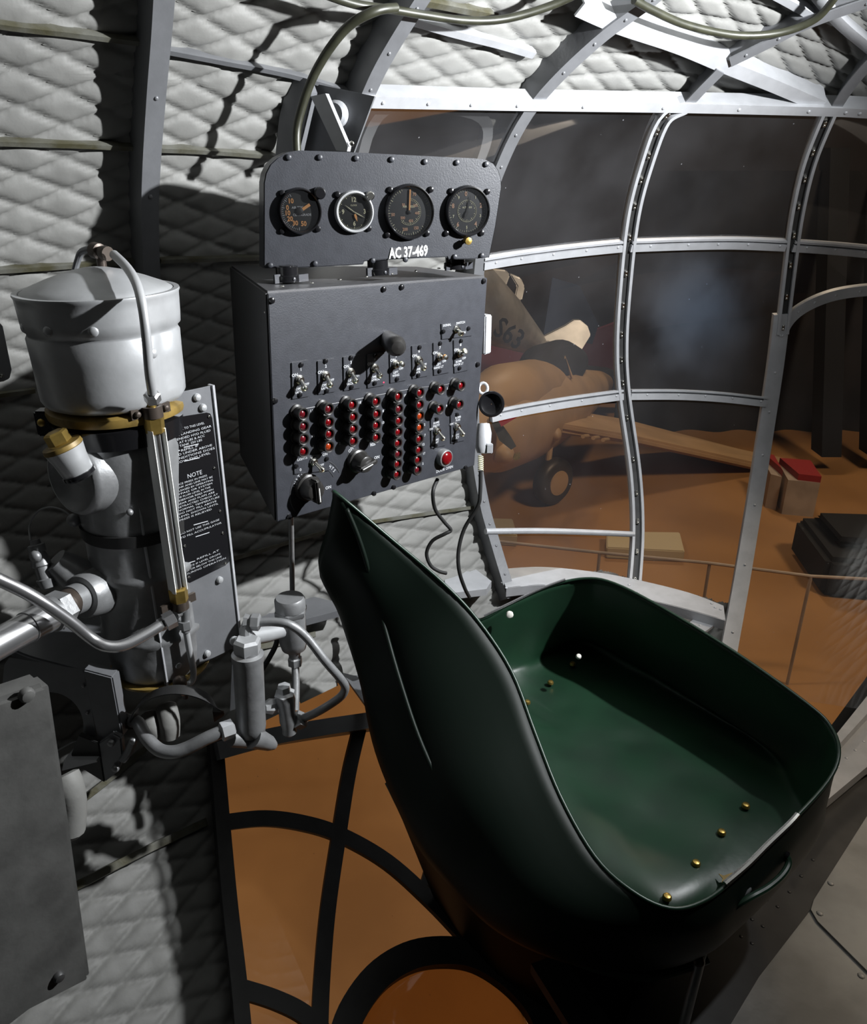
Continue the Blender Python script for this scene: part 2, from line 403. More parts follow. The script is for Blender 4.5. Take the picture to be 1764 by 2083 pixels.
# horizontal bars of the nose glazing
def hrail(pxs, w=.024, m='sill', k=5):
    p, n = hbar(pxs, None, 0, k); h = w/2
    mb = MB().sweep(p, n, [(-h, -.003), (h*.25, -.003), (h*.25, .006), (h*.6, .006), (h*.6, -.003), (h, -.003), (h, .012), (-h, .012)])
    for i in range(2, len(p)-1, 3): mb.ball(p[i]-n[i]*.003, .003, -n[i], .6, 8, 0)
    return trim(mb, m, smooth=40)
hrail([(985, 537), (1060, 525), (1170, 511), (1270, 501)]); hrail([(1284, 501), (1400, 497), (1500, 496), (1600, 500)]); hrail([(1614, 501), (1700, 507), (1800, 517), (1900, 530)])
hrail([(1000, 848), (1060, 835), (1160, 818), (1268, 803)]); hrail([(1284, 803), (1380, 803), (1470, 808), (1560, 818)])
p, n = hbar([(988, 1081), (1100, 1080), (1200, 1083), (1290, 1087)], None); trim(MB().tube(p, .007), 'sill')
# longeron on top of the windows, with the folded blanket edge above it
p, n = hbar([(735, 205), (900, 209), (1090, 213), (1400, 218), (1680, 225), (1764, 229), (1900, 238)], None)
mb = MB().sweep(p, n, [(-.0095, -.004), (.0095, -.004), (.0095, .03), (-.0095, .03)])
for i in range(2, len(p)-1, 3): mb.ball(p[i]-n[i]*.004, .0034, -n[i], .7, 8, 0)
trim(mb, 'sill', smooth=40)
def stringer(pxs, r=.0035, off=.036, m='stringer', k=6):
    p, n = hbar(pxs, None, off, k)
    return trim(MB().sweep(p, n, [(-r, -.004), (r, -.006), (r*1.2, 0), (r*.6, .02), (-r*.6, .02), (-r*1.2, 0)]), m, smooth=60)
stringer([(770, 197), (900, 201), (1090, 206), (1400, 211), (1680, 217), (1800, 222)], .0045, .02)
stringer([(-80, 30), (0, 50), (150, 68), (290, 86)]); stringer([(335, 102), (450, 124), (590, 152), (730, 192)], m='rib')
stringer([(-80, 284), (0, 289), (150, 294), (296, 301)]); stringer([(325, 303), (430, 308), (560, 318)])
stringer([(-60, 552), (0, 550), (150, 540), (296, 530)]); stringer([(325, 530), (430, 527), (540, 524)])
stringer([(-60, 810), (0, 803), (70, 794)]); stringer([(370, 1165), (480, 1135), (690, 1075), (850, 1048), (965, 1032)])
stringer([(80, 1840), (160, 1800), (280, 1738), (420, 1672)], .006); stringer([(60, 1700), (150, 1640), (240, 1570), (320, 1500)], .005)
stringer([(470, 1325), (560, 1310), (640, 1290)], .005)
stringer([(839, 42), (930, 68), (1010, 88), (1085, 110)], .006, .03, 'sill'); stringer([(845, 0), (1000, 30)], .005)
stringer([(1640, -40), (1700, 36), (1764, 92), (1860, 170)], .009, .02, 'sill'); stringer([(1480, -60), (1580, -10), (1655, 32)], .007, .03, 'sill')
# diagonal roof beam and the curved frames that meet it
p, n = hbar([(1180, 20), (1262, 56), (1380, 96), (1480, 138), (1580, 178), (1672, 218)], None, .004)
trim(MB().sweep(p, n, [(-.012, 0), (.012, 0), (.012, .046), (.009, .046), (.009, .004), (-.012, .004)]), 'sill', smooth=40)
rib([(1400, 214), (1432, 180), (1466, 146)], .02, .05); rib([(1486, 128), (1560, 92), (1640, 52), (1764, 8), (1880, -20)], .02, .05, riv=5)
rib([(1700, 222), (1735, 170), (1790, 110), (1860, 60)], .02, .05)

# ------------------------------------------------------------ window panes
def pane(px0, n, m, poly, rows=12, off=.008):
    # poly: left edge list and right edge list of pixels, top to bottom
    Lq, Rq = [sm2(e, 5) for e in poly]
    def at(q, t):
        x = t*(len(q)-1); i = min(int(x), len(q)-2); f = x-i
        return q[i][0]*(1-f)+q[i+1][0]*f, q[i][1]*(1-f)+q[i+1][1]*f
    mb = MB(); cols = 14; vs = []
    for i in range(rows+1):
        a = at(Lq, i/rows); b = at(Rq, i/rows)
        for j in range(cols+1):
            t = j/cols; vs.append(H(a[0]*(1-t)+b[0]*t, a[1]*(1-t)+b[1]*t, off))
    fs = [(i*(cols+1)+j, i*(cols+1)+j+1, (i+1)*(cols+1)+j+1, (i+1)*(cols+1)+j) for i in range(rows) for j in range(cols)]
    return struct('window_%d' % n, mb.add(vs, fs), m, smooth=180)
PA = [(1090, 214), (1020, 340), (985, 470), (975, 537)]; PAr = [(1395, 218), (1315, 335), (1288, 440), (1278, 500)]
PB = [(978, 540), (965, 700), (968, 848)]; PBr = [(1277, 503), (1265, 700), (1269, 802)]
PCl = [(968, 848), (985, 1020), (1042, 1200)]; PCr = [(1269, 803), (1298, 1000), (1291, 1200)]
pane(0, 1, 'glass', (PA, PAr)); pane(0, 2, 'glass', (PB, PBr)); pane(0, 3, 'glass', (PCl, PCr), 12)
pane(0, 4, 'glass', (PAr, [(1690, 226), (1648, 330), (1622, 440), (1614, 500)])); pane(0, 5, 'glass_haze', (PBr, [(1612, 502), (1592, 680), (1572, 820)]))
pane(0, 6, 'glass', (PCr, [(1572, 820), (1535, 1020), (1495, 1240)]))
pane(0, 7, 'glass', ([(1690, 226), (1648, 330), (1614, 500)], [(1960, 240), (1940, 330), (1920, 520)]))
pane(0, 8, 'glass', ([(1612, 505), (1590, 720), (1535, 1020), (1470, 1400)], [(1920, 525), (1940, 800), (1900, 1100), (1800, 1450)]), 18)
pane(0, 9, 'glass', ([(738, 206), (722, 320)], [(1085, 212), (1020, 330)]))
pane(0, 10, 'glass_low', ([(455, 1520), (462, 1700), (495, 2090)], [(1000, 1400), (1200, 1700), (1300, 2120)]), 16, .02)
# frame round the small rounded window beside the rib
loop = []
for a in range(0, 360, 12):
    c, s_ = math.cos(math.radians(a)), math.sin(math.radians(a))
    S_ = .985+math.copysign(min(abs(c)**.45, 1), c)*.125; Zz = -.028+math.copysign(min(abs(s_)**.45, 1), s_)*.105
    ph = math.asin((Zz-HZ)/HR); loop.append(hsp(S_, ph, .03))
mb = MB().sweep(loop, [hn(q) for q in loop], [(-.010, -.004), (.010, -.004), (.010, .012), (-.010, .012)], close=True); trim(mb, 'rib')

# ------------------------------------------------------------ window sill shelf and its brackets
def plate_z(pxs, z, th=.003, lip=0., m='sill', name=None):
    pts = [Pz(x, y, z) for x, y in pxs]; return MB().prism(pts, Vector((0, 0, -th)))
outer = sm2([(1015, 1158), (1100, 1153), (1200, 1162), (1290, 1178), (1400, 1205), (1472, 1232)], 5)
inner = sm2([(1030, 1196), (1100, 1190), (1200, 1197), (1300, 1216), (1400, 1240), (1476, 1262)], 5)
mb = plate_z(outer+inner[::-1], -.865)
pts = [Pz(x, y, -.865) for x, y in inner]
mb.sweep(pts, [Vector((0, 0, -1))]*len(pts), [(-.0015, 0), (.0015, 0), (.0015, .022), (-.0015, .022)])
for (x, y) in [(1022, 1185), (1030, 1196), (1280, 1190), (1298, 1205), (1455, 1236), (1466, 1240), (1448, 1228)]: mb.ball(Pz(x, y, -.865), .0035, Z, .7, 8, 0)
trim(mb, 'sill', smooth=40)
mb = plate_z([(905, 1158), (960, 1152), (1000, 1182), (990, 1198), (905, 1208)], -.85, .016); trim(mb, 'sill')
mb = plate_z([(506, 1262), (592, 1222), (640, 1214), (697, 1228), (698, 1240), (560, 1276)], -.80, .014)
for (x, y) in [(625, 1255), (655, 1246)]: mb.ball(Pz(x, y, -.805), .003, Z, .7, 8, 0)
trim(mb, 'rib')
mb = plate_z([(1385, 1280), (1428, 1246), (1474, 1256), (1400, 1310)], -.885, .006)
for (x, y) in [(1408, 1282), (1424, 1272), (1440, 1262)]: mb.ball(Pz(x, y, -.885), .003, Z, .7, 8, 0)
trim(mb, 'sill')
# gusset plate and cross member above the floor window
mb = plate_z([(696, 1368), (720, 1374), (745, 1372), (768, 1440), (764, 1462)], -.93, .006); mb.ball(Pz(742, 1394, -.93), .004, Z, .7, 8, 0); trim(mb, 'rib')
p, n = hbar([(440, 1525), (540, 1498), (640, 1480), (760, 1462), (900, 1440)], None, -.01); trim(MB().sweep(p, n, [(-.018, -.012), (.012, -.012), (.012, .04), (-.018, .04)]), 'rib')
p, n = hbar([(724, 1270), (726, 1320), (738, 1372)], None, -.02); trim(MB().tube(p, .008), 'rib')
# floor window framing
def fbar(pxs, w, d=.03, off=.0): 
    p, n = hbar(pxs, None, off, 6); return trim(MB().sweep(p, n, [(-w/2, 0), (w/2, 0), (w/2, d*.4), (w*.15, d*.4), (w*.15, d), (-w*.15, d), (-w*.15, d*.4), (-w/2, d*.4)]), 'channel', smooth=40)
fbar([(736, 1470), (712, 1570), (692, 1690), (668, 1850), (655, 2000), (650, 2120)], .026)
fbar([(460, 1672), (540, 1664), (620, 1674), (695, 1698), (790, 1752), (880, 1832), (950, 1905), (1010, 1965)], .026)
fbar([(490, 2010), (560, 2032), (620, 2062), (670, 2110)], .026)
fbar([(440, 1500), (448, 1600), (458, 1720), (470, 1850), (486, 1990), (498, 2120)], .024, .05)
fbar([(868, 1800), (885, 1740), (900, 1690)], .022); fbar([(990, 1950), (1010, 1905), (1030, 1860)], .028)
# ring of the round floor port with its curved amber pane
ring = sm2([(690, 2140), (715, 2060), (765, 1988), (830, 1945), (900, 1932), (970, 1942), (1040, 1985), (1095, 2045), (1130, 2120)], 5)
p = [H(x, y, -.01) for x, y in ring]; n = [hn(q) for q in p]; trim(MB().sweep(p, n, [(-.022, 0), (.022, 0), (.022, .02), (-.022, .02)]), 'channel')
cpt = H(905, 2120, .0); a, b, d_ = basis(-hn(cpt))
struct('window_11', MB().lathe(cpt-d_*.03, d_, [(0, .145), (.02, .14), (.038, .12), (.05, .08), (.056, .03), (.057, .001)], 40, caps=False), 'amberdome', smooth=180)

# ------------------------------------------------------------ cabin floor at the lower right
FZ = -1.02
def fplate(pxs, z, th, m, rv=(), r=.004, name=None):
    mb = MB().prism([Pz(x, y, z) for x, y in pxs], Vector((0, 0, -th)))
    for x, y in rv: mb.ball(Pz(x, y, z), r, Z, .5, 8, 0)
    return mb
struct('floor', fplate([(1440, 2110), (1560, 1950), (1640, 1830), (1764, 1640), (2300, 1500), (2600, 2300), (1380, 2300)], FZ, .01, 'floorplate', [(1685, 1797), (1668, 1858), (1752, 1985)], .005), 'floorplate')
trim(fplate([(1650, 1850), (1656, 1830), (1764, 1660), (1900, 1640), (1990, 2060), (1830, 2040), (1664, 1874)], FZ+.004, .004, 0, [(1668, 1858), (1690, 1797)], .005), 'floorplate')
trim(fplate([(1250, 2150), (1330, 1900), (1500, 1760), (1700, 1600), (1790, 1560), (1840, 1600), (1764, 1690), (1640, 1862), (1545, 1985), (1470, 2110)], FZ+.002, .03, 0,
     [(x+dx, y+dy) for (x, y) in [(1560, 1830), (1584, 1800), (1608, 1768), (1632, 1735), (1530, 1870), (1508, 1905)] for dx, dy in [(0, 0), (22, 14)]], .003), 'channel')
trim(fplate([(1600, 1700), (1640, 1560), (1700, 1500), (1800, 1390), (1900, 1320), (1900, 1480), (1764, 1560), (1680, 1630), (1610, 1720)], -.985, .02, 0, [(1757, 1508), (1740, 1526), (1722, 1542), (1705, 1560), (1690, 1580)], .003), 'sill')
trim(fplate([(1690, 1508), (1764, 1416), (1850, 1330), (1870, 1350), (1764, 1452), (1700, 1522)], -.965, .03, 0), 'sill')

# ------------------------------------------------------------ roof hoses and bracket
def pipe(name, pts, r, m, label, cat='pipe', parent=None, n=12, k=6, group=None):
    o = build(name, MB().tube(smooth_pts(pts, k), r, n), m, parent)
    if parent is None: tag(o, label, cat, group)
    return o
pipe('hose', [P(604, 312, 1.12), P(606, 250, 1.11), P(640, 150, 1.08), P(700, 62, 1.05), P(760, 24, 1.04), P(806, 16, 1.06)], .0062, 'olive', 'olive flexible hose arching from the ceiling rib down behind the gauge panel', 'hose')
pipe('hose', [H(640, -20, -.01), H(720, 8, -.01), H(800, 20, -.01), H(860, 30, -.01), H(950, 42, -.01), H(1030, 38, -.01), H(1120, 12, -.01), H(1190, -20, -.01)], .0058, 'olive', 'olive hose sagging under the quilted ceiling between the two large ribs', 'hose')
pipe('hose', [H(1290, 0, -.01), H(1330, 22, -.01), H(1400, 52, -.01), H(1500, 72, -.01), H(1590, 66, -.01), H(1660, 38, -.01), H(1700, -6, -.01)], .0062, 'olive', 'pale olive hose across the brightly lit ceiling above the diagonal beam', 'hose')
br = thing('panel_bracket', P(660, 240, 1.2), 'grey sheet metal bracket with a diagonal arm above the gauge panel', 'bracket')
n_ = Vector((-.4, -.9, 0)).normalized()
def pp(pxs, d, e=.004, tilt=None):
    n0 = tilt or n_; pt = P(*pxs[0], d); return MB().prism([Ppl(x, y, pt, n0) for x, y in pxs], -n0*e)
build('upright', pp([(588, 152), (624, 160), (634, 188), (604, 320), (560, 318), (568, 240)], 1.16, .016), 'rib', br)
build('back_plate', pp([(612, 172), (640, 170), (762, 196), (720, 310), (600, 312)], 1.19), 'rib', br)
build('diagonal_arm', pp([(632, 196), (662, 190), (708, 298), (706, 308), (684, 306)], 1.155, .010), 'sill', br)
build('boss', MB().lathe(Ppl(684, 232, P(684, 232, 1.18), n_), n_, [(-.01, .019), (.004, .019), (.008, .015), (.008, .002)], 24), 'sill', br)
build('bolt', MB().ball(P(716, 292, 1.16), .004, n_, .8, 10, 0), 'chrome', br)

# ------------------------------------------------------------ switch box
BD = 1.02
TLb = P(540, 592, BD); TRb = P(992, 560, BD*1.261); BRb = P(966, 948, BD*1.391); BLb = P(560, 1066, BD*1.13)
e1 = ((TRb-TLb)+(BRb-BLb)).normalized(); e2 = Vector((0, 0, 1)); e1 = Vector((e1.x, e1.y, 0)).normalized(); nb = Vector((e1.y, -e1.x, 0))
def B(px, py, off=0.): return Ppl(px, py, TLb+nb*off, nb)
def BZ(zx, zy, off=0.): return B(460+.34*zx, 520+.34*zy, off)
sb = thing('switch_box', BLb+Vector((.15, .2, 0)), 'tall black-faced metal box of toggle switches and red indicator lamps below the gauge panel', 'switch box')
back = Vector((-.333, 1.333, 0))-Vector((TLb.x, TLb.y, 0)); backR = -nb*.17
fr = [B(541, 593), B(991, 561), B(966, 948), B(560, 1064)]
mb = MB(); bk = [fr[0]+back, fr[1]+backR, fr[2]+backR, fr[3]+back]
mb.add(fr+bk, [(3, 2, 1, 0), (4, 5, 6, 7), (0, 1, 5, 4), (1, 2, 6, 5), (2, 3, 7, 6), (3, 0, 4, 7)])
build('housing', mb, 'box', sb, 30, .003)
face = build('front_panel', MB().prism([B(543, 597, .0005), B(989, 565, .0005), B(963, 946, .0005), B(562, 1061, .0005)], nb*.003), 'black', sb, 30, .0008)
F0 = .0036
def screw(p, d, r, parent, m='gloss_black', name='screw'):
    mb = MB().lathe(p, d, [(0, r), (r*.5, r), (r*.85, r*.75), (r*1., r*.3), (r*1., .0001)], 12); return build(name, mb, m, parent)
for zx, zy in [(272, 268), (940, 200), (1048, 188), (1538, 152), (290, 868), (1503, 650), (1430, 1268), (1000, 1385), (882, 1422), (375, 1562)]:
    screw(BZ(zx, zy, F0), nb, .0042, sb)
rv = MB()
for i in range(9): build('rivet', MB().ball(TLb+back*.05+Vector((0, 0, -.03-.036*i)), .0022, -e1, .6, 8, 0), 'chrome', sb)
for i in range(8): build('rivet', MB().ball(TLb+e1*(.03+.048*i)+back*.06+Vector((0, 0, .0)), .003, Z, .7, 8, 0), 'chrome', sb)
def toggle(pl, base, tip, screws, horiz=False, ln=.017, txt=None, lum='lume2', num=None):
    x0, y0, x1, y1 = pl
    t = build('toggle_switch', MB().prism([BZ(x0, y0 + (18 if not horiz else 22), F0), BZ(x1, y0, F0), BZ(x1+4, y1-(18 if not horiz else 22), F0), BZ(x0+4, y1, F0)], nb*.0022), 'black', sb, 30, .0004)
    bp = BZ(*base, F0+.0022); tp = BZ(*tip, F0+.016)
    build('nut', MB().lathe(bp, nb, [(0, .0068), (.0028, .0068), (.0032, .0055), (.0034, .0045), (.007, .0042), (.007, .001)], 6 if horiz else 14), 'chrome', t)
    d = tp-bp; mb = MB().lathe(bp+nb*.004, d, [(0, .0030), (d.length*.3, .0026), (d.length*.7, .0036), (d.length*.92, .0042), (d.length, .0036), (d.length*1.04, .0008)], 14); build('lever', mb, 'chrome', t)
    if not horiz or True: build('lever_tip', MB().ball(tp, .0042, d, 1, 12), lum, t)
    for s in screws: screw(BZ(*s, F0+.002), nb, .0036, t)
    if txt:
        lt = MB()
        for (s_, zx, zy, sz) in txt: tmesh(lt, s_, sz, BZ(zx, zy, F0+.0026), e1, e2, 1, .02)
        build('lettering', lt, 'offwhite', t, 0)
    return t
S = .0062
toggle((388, 622, 490, 858), (437, 742), (465, 795), [(447, 652), (440, 832)], txt=[('1', 448, 682, S), ('ON', 412, 716, S), ('OFF', 482, 770, S*.8), ('BOMB\nRACK', 432, 808, S*.8)])
toggle((543, 612, 645, 830), (592, 718), (617, 775), [(593, 630), (600, 808)], txt=[('2', 597, 662, S), ('ON', 566, 698, S), ('OFF', 632, 745, S*.8), ('BOMB\nRACK', 588, 785, S*.8)])
toggle((697, 588, 797, 808), (742, 698), (770, 750), [(745, 610), (748, 785)], txt=[('3', 748, 640, S), ('ON', 720, 664, S), ('OFF', 785, 720, S*.8), ('UP\nRACK', 740, 758, S*.8)])
toggle((838, 574, 942, 792), (885, 672), (915, 720), [(890, 598), (887, 762)], txt=[('4', 890, 622, S), ('ON', 862, 648, S), ('BOMB\nCONTROL', 882, 736, S*.8)])
toggle((974, 552, 1072, 762), (1012, 648), (1050, 648), [(1018, 576), (1020, 738)], txt=[('5', 1018, 600, S), ('ON', 998, 626, S), ('OFF', 1048, 676, S*.8), ('LEFT\nWING', 1016, 708, S*.8)])
toggle((1107, 522, 1200, 736), (1150, 625), (1180, 675), [(1155, 548), (1147, 715)], txt=[('6', 1155, 572, S), ('ON', 1128, 600, S), ('OFF', 1188, 652, S*.8), ('BOMB\nRACK', 1144, 690, S*.8)])
toggle((1235, 504, 1328, 716), (1275, 604), (1310, 606), [(1278, 525), (1274, 690)], txt=[('7', 1280, 552, S), ('ON', 1252, 582, S), ('OFF', 1306, 632, S*.8), ('LEFT\nHAND LT', 1272, 660, S*.8)], lum='lume')
toggle((1357, 488, 1442, 702), (1395, 584), (1426, 570), [(1403, 510), (1394, 672)], txt=[('8', 1404, 534, S), ('ON', 1378, 564, S), ('OFF', 1424, 614, S*.8), ('BOMB\nDOOR LT', 1392, 642, S*.8)])
toggle((1283, 386, 1465, 500), (1375, 440), (1402, 468), [(1298, 453), (1448, 435)], True, txt=[('SIGNAL', 1322, 416, S*.85), ('SWITCH', 1404, 402, S*.85), ('ON', 1422, 460, S*.9)])
toggle((1220, 962, 1306, 1152), (1258, 1046), (1294, 1095), [(1258, 978), (1252, 1136)], txt=[('BOMB\nSALVO', 1258, 1008, S*.8), ('ON', 1228, 1038, S*.8), ('DOME\nLIGHT', 1254, 1112, S*.8)])
toggle((1338, 934, 1420, 1122), (1378, 1022), (1412, 1070), [(1380, 950), (1372, 1108)], txt=[('BOMB\nFUSE', 1388, 976, S*.8), ('ON', 1350, 1008, S*.8), ('SAFETY\nSELECT', 1374, 1084, S*.8)])
toggle((400, 1180, 610, 1306), (520, 1232), (572, 1282), [(418, 1258), (600, 1214)], True, txt=[('LIGHTS', 456, 1216, S*.85), ('ON', 592, 1190, S*.9), ('0', 446, 1282, S), ('OFF', 572, 1254, S*.8)])
def ind(zx, zy, m, r=.0085, h=.019, group=None):
    tip = BZ(zx, zy, h+F0); bse = tip-nb*h
    o = build('indicator_lamp', MB().lathe(bse, nb, [(0, r*1.25), (.003, r*1.25), (.004, r*.92), (h*.7, r*.92), (h*.72, r*1.08), (h*.95, r*1.08), (h, r*.98), (h*.97, r*.80), (h*.7, r*.72)], 22, caps=False), 'bakelite', sb)
    build('lens', MB().lathe(bse+nb*h*.72, nb, [(0, r*.76), (.0012, r*.66), (.003, r*.36), (.0036, .0003)], 18, caps=False), m, o, 60)
    return o
cols = [[(465, 950), (468, 1025), (468, 1100), (468, 1175)], [(618, 920), (620, 1000), (622, 1070), (620, 1145)], [(760, 895), (765, 968), (765, 1040), (765, 1112)],
        [(902, 875), (905, 950), (903, 1018), (903, 1090)], [(1035, 845), (1038, 920), (1038, 990), (1035, 1058), (1032, 1125), (1033, 1190), (1030, 1250), (1027, 1312)],
        [(1165, 822), (1163, 895), (1165, 962), (1163, 1030), (1160, 1100), (1158, 1165), (1152, 1225), (1150, 1285)], [(1290, 802), (1283, 920)], [(1412, 780), (1402, 893)]]
for ci, c in enumerate(cols):
    for j, (x, y) in enumerate(c):
        ind(x, y, 'orange_lens' if (ci, j) in ((1, 3), (5, 3), (5, 2)) else ('reddark' if (ci == 0 and j < 3) or (ci, j) in ((1, 0), (4, 1), (4, 5), (5, 7)) else 'red'))
lt = MB()
for i, (x, y) in enumerate([(1188, 1012), (1190, 1075), (1180, 1130), (1184, 1185), (1178, 1245), (1140, 822), (1070, 838), (975, 868), (940, 930), (938, 1000), (800, 880), (665, 905), (512, 930), (520, 1080), (520, 1145), (1320, 900), (1328, 795), (680, 1125)]):
    tmesh(lt, str((i*5) % 17+2), .0058, BZ(x, y, F0+.0003), e1, e2, 1, .02)
tmesh(lt, 'DOOR OPEN', .0068, BZ(1308, 1278, F0+.0003), e1, e2, 1, .02)
tmesh(lt, 'RES', .0066, BZ(878, 1130, F0+.0003), e1, e2, 1, .03); tmesh(lt, 'OFF', .0066, BZ(748, 1160, F0+.0003), (e1+e2*.7), (e2-e1*.7), 1, .03); tmesh(lt, 'ON', .0068, BZ(902, 1208, F0+.0003), e1, e2, 1, .03)
tmesh(lt, 'ON', .0068, BZ(612, 1388, F0+.0003), e1, e2, 1, .03)
ac = BZ(540, 1400, F0+.0003)
for i, ch in enumerate('INSTRUMENT LIGHTS'):
    th = math.radians(158-i*7.9); q = ac+(e1*math.cos(th)+e2*math.sin(th))*.040; xx = e1*math.sin(th)-e2*math.cos(th)
    tmesh(lt, ch, .0072, q, xx, (e1*math.cos(th)+e2*math.sin(th)), .8, .02)
build('lettering', lt, 'offwhite', sb, 0)
ln = MB()
for c0, c1 in zip([(430, 935), (600, 905), (740, 880), (890, 850), (1020, 825), (1150, 802), (1285, 790)], [(600, 905), (740, 880), (890, 850), (1020, 825), (1150, 802), (1285, 790), (1400, 765)]):
    a, b = BZ(c0[0], c0[1]-12, F0), BZ(c1[0], c1[1]-12, F0); ln.tube([a, b], .0006, 6)
def arcb(cz, rad, a0, a1):
    c = BZ(*cz, F0); ln.tube([c+(e1*math.cos(math.radians(a))+e2*math.sin(math.radians(a)))*rad for a in range(a0, a1, 8)], .0006, 6)
arcb((845, 1240), .043, 20, 215); arcb((540, 1400), .046, 20, 215); arcb((540, 1400), .034, 20, 165)
build('engraved_lines', ln, 'box', sb)
def knob(zx, zy, r, h, lineang, base=.0):
    tip = BZ(zx, zy, h+F0); b = tip-nb*h
    o = build('rotary_knob', MB().lathe(b, nb, [(0, r*1.05), (h*.3, r*1.05), (h*.35, r*.9), (h*.75, r*.82), (h*.95, r*.7), (h, r*.55), (h, .0005)], 32), 'bakelite', sb)
    d = e1*math.cos(lineang)+e2*math.sin(lineang)
    build('grip', MB().box(b+nb*h*.9, d*r*.95, d.cross(nb)*r*.22, nb*h*.32), 'bakelite', o, 30, .002)
    build('pointer_line', MB().box(b+nb*(h*1.225)-d*r*.2, d*r*.55, d.cross(nb)*.0006, nb*.0004), 'white', o)
    return o
knob(845, 1252, .0175, .028, math.radians(12)); knob(545, 1412, .0195, .028, math.radians(92))
# bulbous handle on a short stalk
hp = BZ(1015, 540, .05); a_ = build('handle', MB().lathe(BZ(968, 500, F0), hp-BZ(968, 500, F0), [(0, .013), (.02, .0135), (.034, .0145), (.05, .0155), (.060, .0135), (.066, .009), (.068, .001)], 28), 'bakelite', sb)
build('red_glint', MB().ball(BZ(938, 757, F0), .0034, nb, .7, 14, 0), 'glint', sb)  # small red reflection on the panel, put in as a glowing dot
bl = BZ(1325, 1215, .016); o = build('warning_lamp', MB().lathe(bl-nb*.0125, nb, [(0, .0150), (.008, .0150), (.0105, .0142), (.0112, .0125), (.0095, .0118)], 28, caps=False), 'silver2', sb)
build('lens', MB().ball(bl-nb*.003, .0120, nb, .55, 24, 0), 'red', o, 80)
build('side_cover', MB().prism([B(988, 642, -.02), B(1002, 640, -.02), B(1000, 718, -.02), B(986, 722, -.02)], -nb*.03), 'sill', sb, 30, .002)

# ------------------------------------------------------------ gauge panel on its shock mounts
GD = 1.045
TLg = P(537, 330, GD); TRg = P(1020, 345, GD*1.115)
g1 = Vector(((TRg-TLg).x, (TRg-TLg).y, 0)).normalized(); g2 = Vector((0, 0, 1)); ng = Vector((g1.y, -g1.x, 0))
def G(px, py, off=0.): return Ppl(px, py, TLg+ng*off, ng)
def GZ(zx, zy, off=0.): return G(520+zx*.3061, 290+zy*.3061, off)
gp = thing('gauge_panel', G(770, 545)-Vector((0, 0, .02)), 'black panel with four round dial gauges and the number plate AC 37-469', 'instrument panel')
outl = [(537, 546), (537, 372), (541, 352), (550, 334), (565, 320), (585, 310), (610, 306), (700, 309), (800, 314), (900, 319), (965, 322), (988, 325), (1004, 333), (1014, 347), (1019, 365), (1020, 380), (1008, 460), (995, 524), (960, 527)] 
outl += [(912, 528), (910, 523), (860, 525), (800, 527), (740, 532), (741, 538), (650, 543), (600, 545)]
build('face_plate', MB().prism([G(x, y) for x, y in outl], -ng*.004), 'black', gp, 30, .0012)
edge = [(537, 546), (537, 372), (541, 352), (550, 334), (565, 320), (585, 310), (610, 306), (700, 309), (800, 314), (900, 319), (965, 322), (988, 325), (1004, 333), (1014, 347), (1019, 365), (1020, 380), (1008, 460), (995, 524)]
ep = [G(x, y, -.004) for x, y in edge]; vs = ep+[q-ng*.035 for q in ep]; k = len(ep)
build('rim', MB().add(vs, [(i, i+1, i+1+k, i+k) for i in range(k-1)]), 'black', gp, 50)
build('back_cover', MB().prism([q-ng*.035 for q in ep], -ng*.002), 'black', gp)
for zx, zy in [(218, 98), (425, 98), (667, 104), (903, 112), (1124, 127), (1336, 133), (1530, 144), (97, 815), (394, 803), (777, 784), (994, 777), (1322, 758), (1502, 750)]: screw(GZ(zx, zy, .0), ng, .0040, gp, 'black')
o = build('number_plate', MB().prism([GZ(905, 700, .0002), GZ(1135, 688, .0002), GZ(1130, 752, .0002), GZ(908, 768, .0002)], ng*.0008), 'box', gp)
lt = MB(); tmesh(lt, 'AC 37-469', .0205, GZ(1018, 730, .0013), (g1+g2*.035), g2, .66, .03); build('lettering', lt, 'white', o, 0)
def gauge(zx, zy, r, bezel, dialm, h=.008, corner=True, bw=.12):
    c = GZ(zx, zy, 0); g = build('gauge', MB().lathe(c, ng, [(-.02, r*.9), (0, r*1.02), (h*.55, r*1.02), (h, r*.97), (h*1.02, r*(1-bw*.55)), (h*.8, r*(1-bw)), (.0008, r*(1-bw*1.3))], 56, caps=False), bezel, gp)
    build('dial', MB().lathe(c, ng, [(.0004, r*(1-bw)), (.0008, r*(1-bw)*.9), (.0008, .0003)], 48), dialm, g)
    build('glass', MB().lathe(c, ng, [(h*.78, r*(1-bw)), (h*.80, .0003)], 48, caps=False), 'lens', g, 80)
    return g, c, r*(1-bw)
def ticks(mb, c, R, n, a0, a1, ln, wd, maj=0, lm=0):
    for i in range(n+1):
        t = math.radians(a0+(a1-a0)*i/n); d = g1*math.sin(t)+g2*math.cos(t); L_ = lm if maj and i % maj == 0 else ln
        mb.box(c+ng*.0013+d*(R-L_/2), d*L_/2, d.cross(ng)*(wd*(1.6 if maj and i % maj == 0 else 1)/2), ng*.0001)
def nums(mb, c, R, items, sz, sx=.9):
    for s_, a in items:
        t = math.radians(a); tmesh(mb, s_, sz, c+ng*.0014+(g1*math.sin(t)+g2*math.cos(t))*R, g1, g2, sx, .03)
def needle(c, ang, L_, wd, m, par, tail=0., off=.0028, name='needle'):
    t = math.radians(ang); d = g1*math.sin(t)+g2*math.cos(t); s = d.cross(ng)
    build(name, MB().prism([c+ng*off+d*L_, c+ng*off+d*L_*.5+s*wd/2, c+ng*off-d*tail+s*wd/2*.7, c+ng*off-d*tail-s*wd/2*.7, c+ng*off+d*L_*.5-s*wd/2], ng*.0005), m, par)
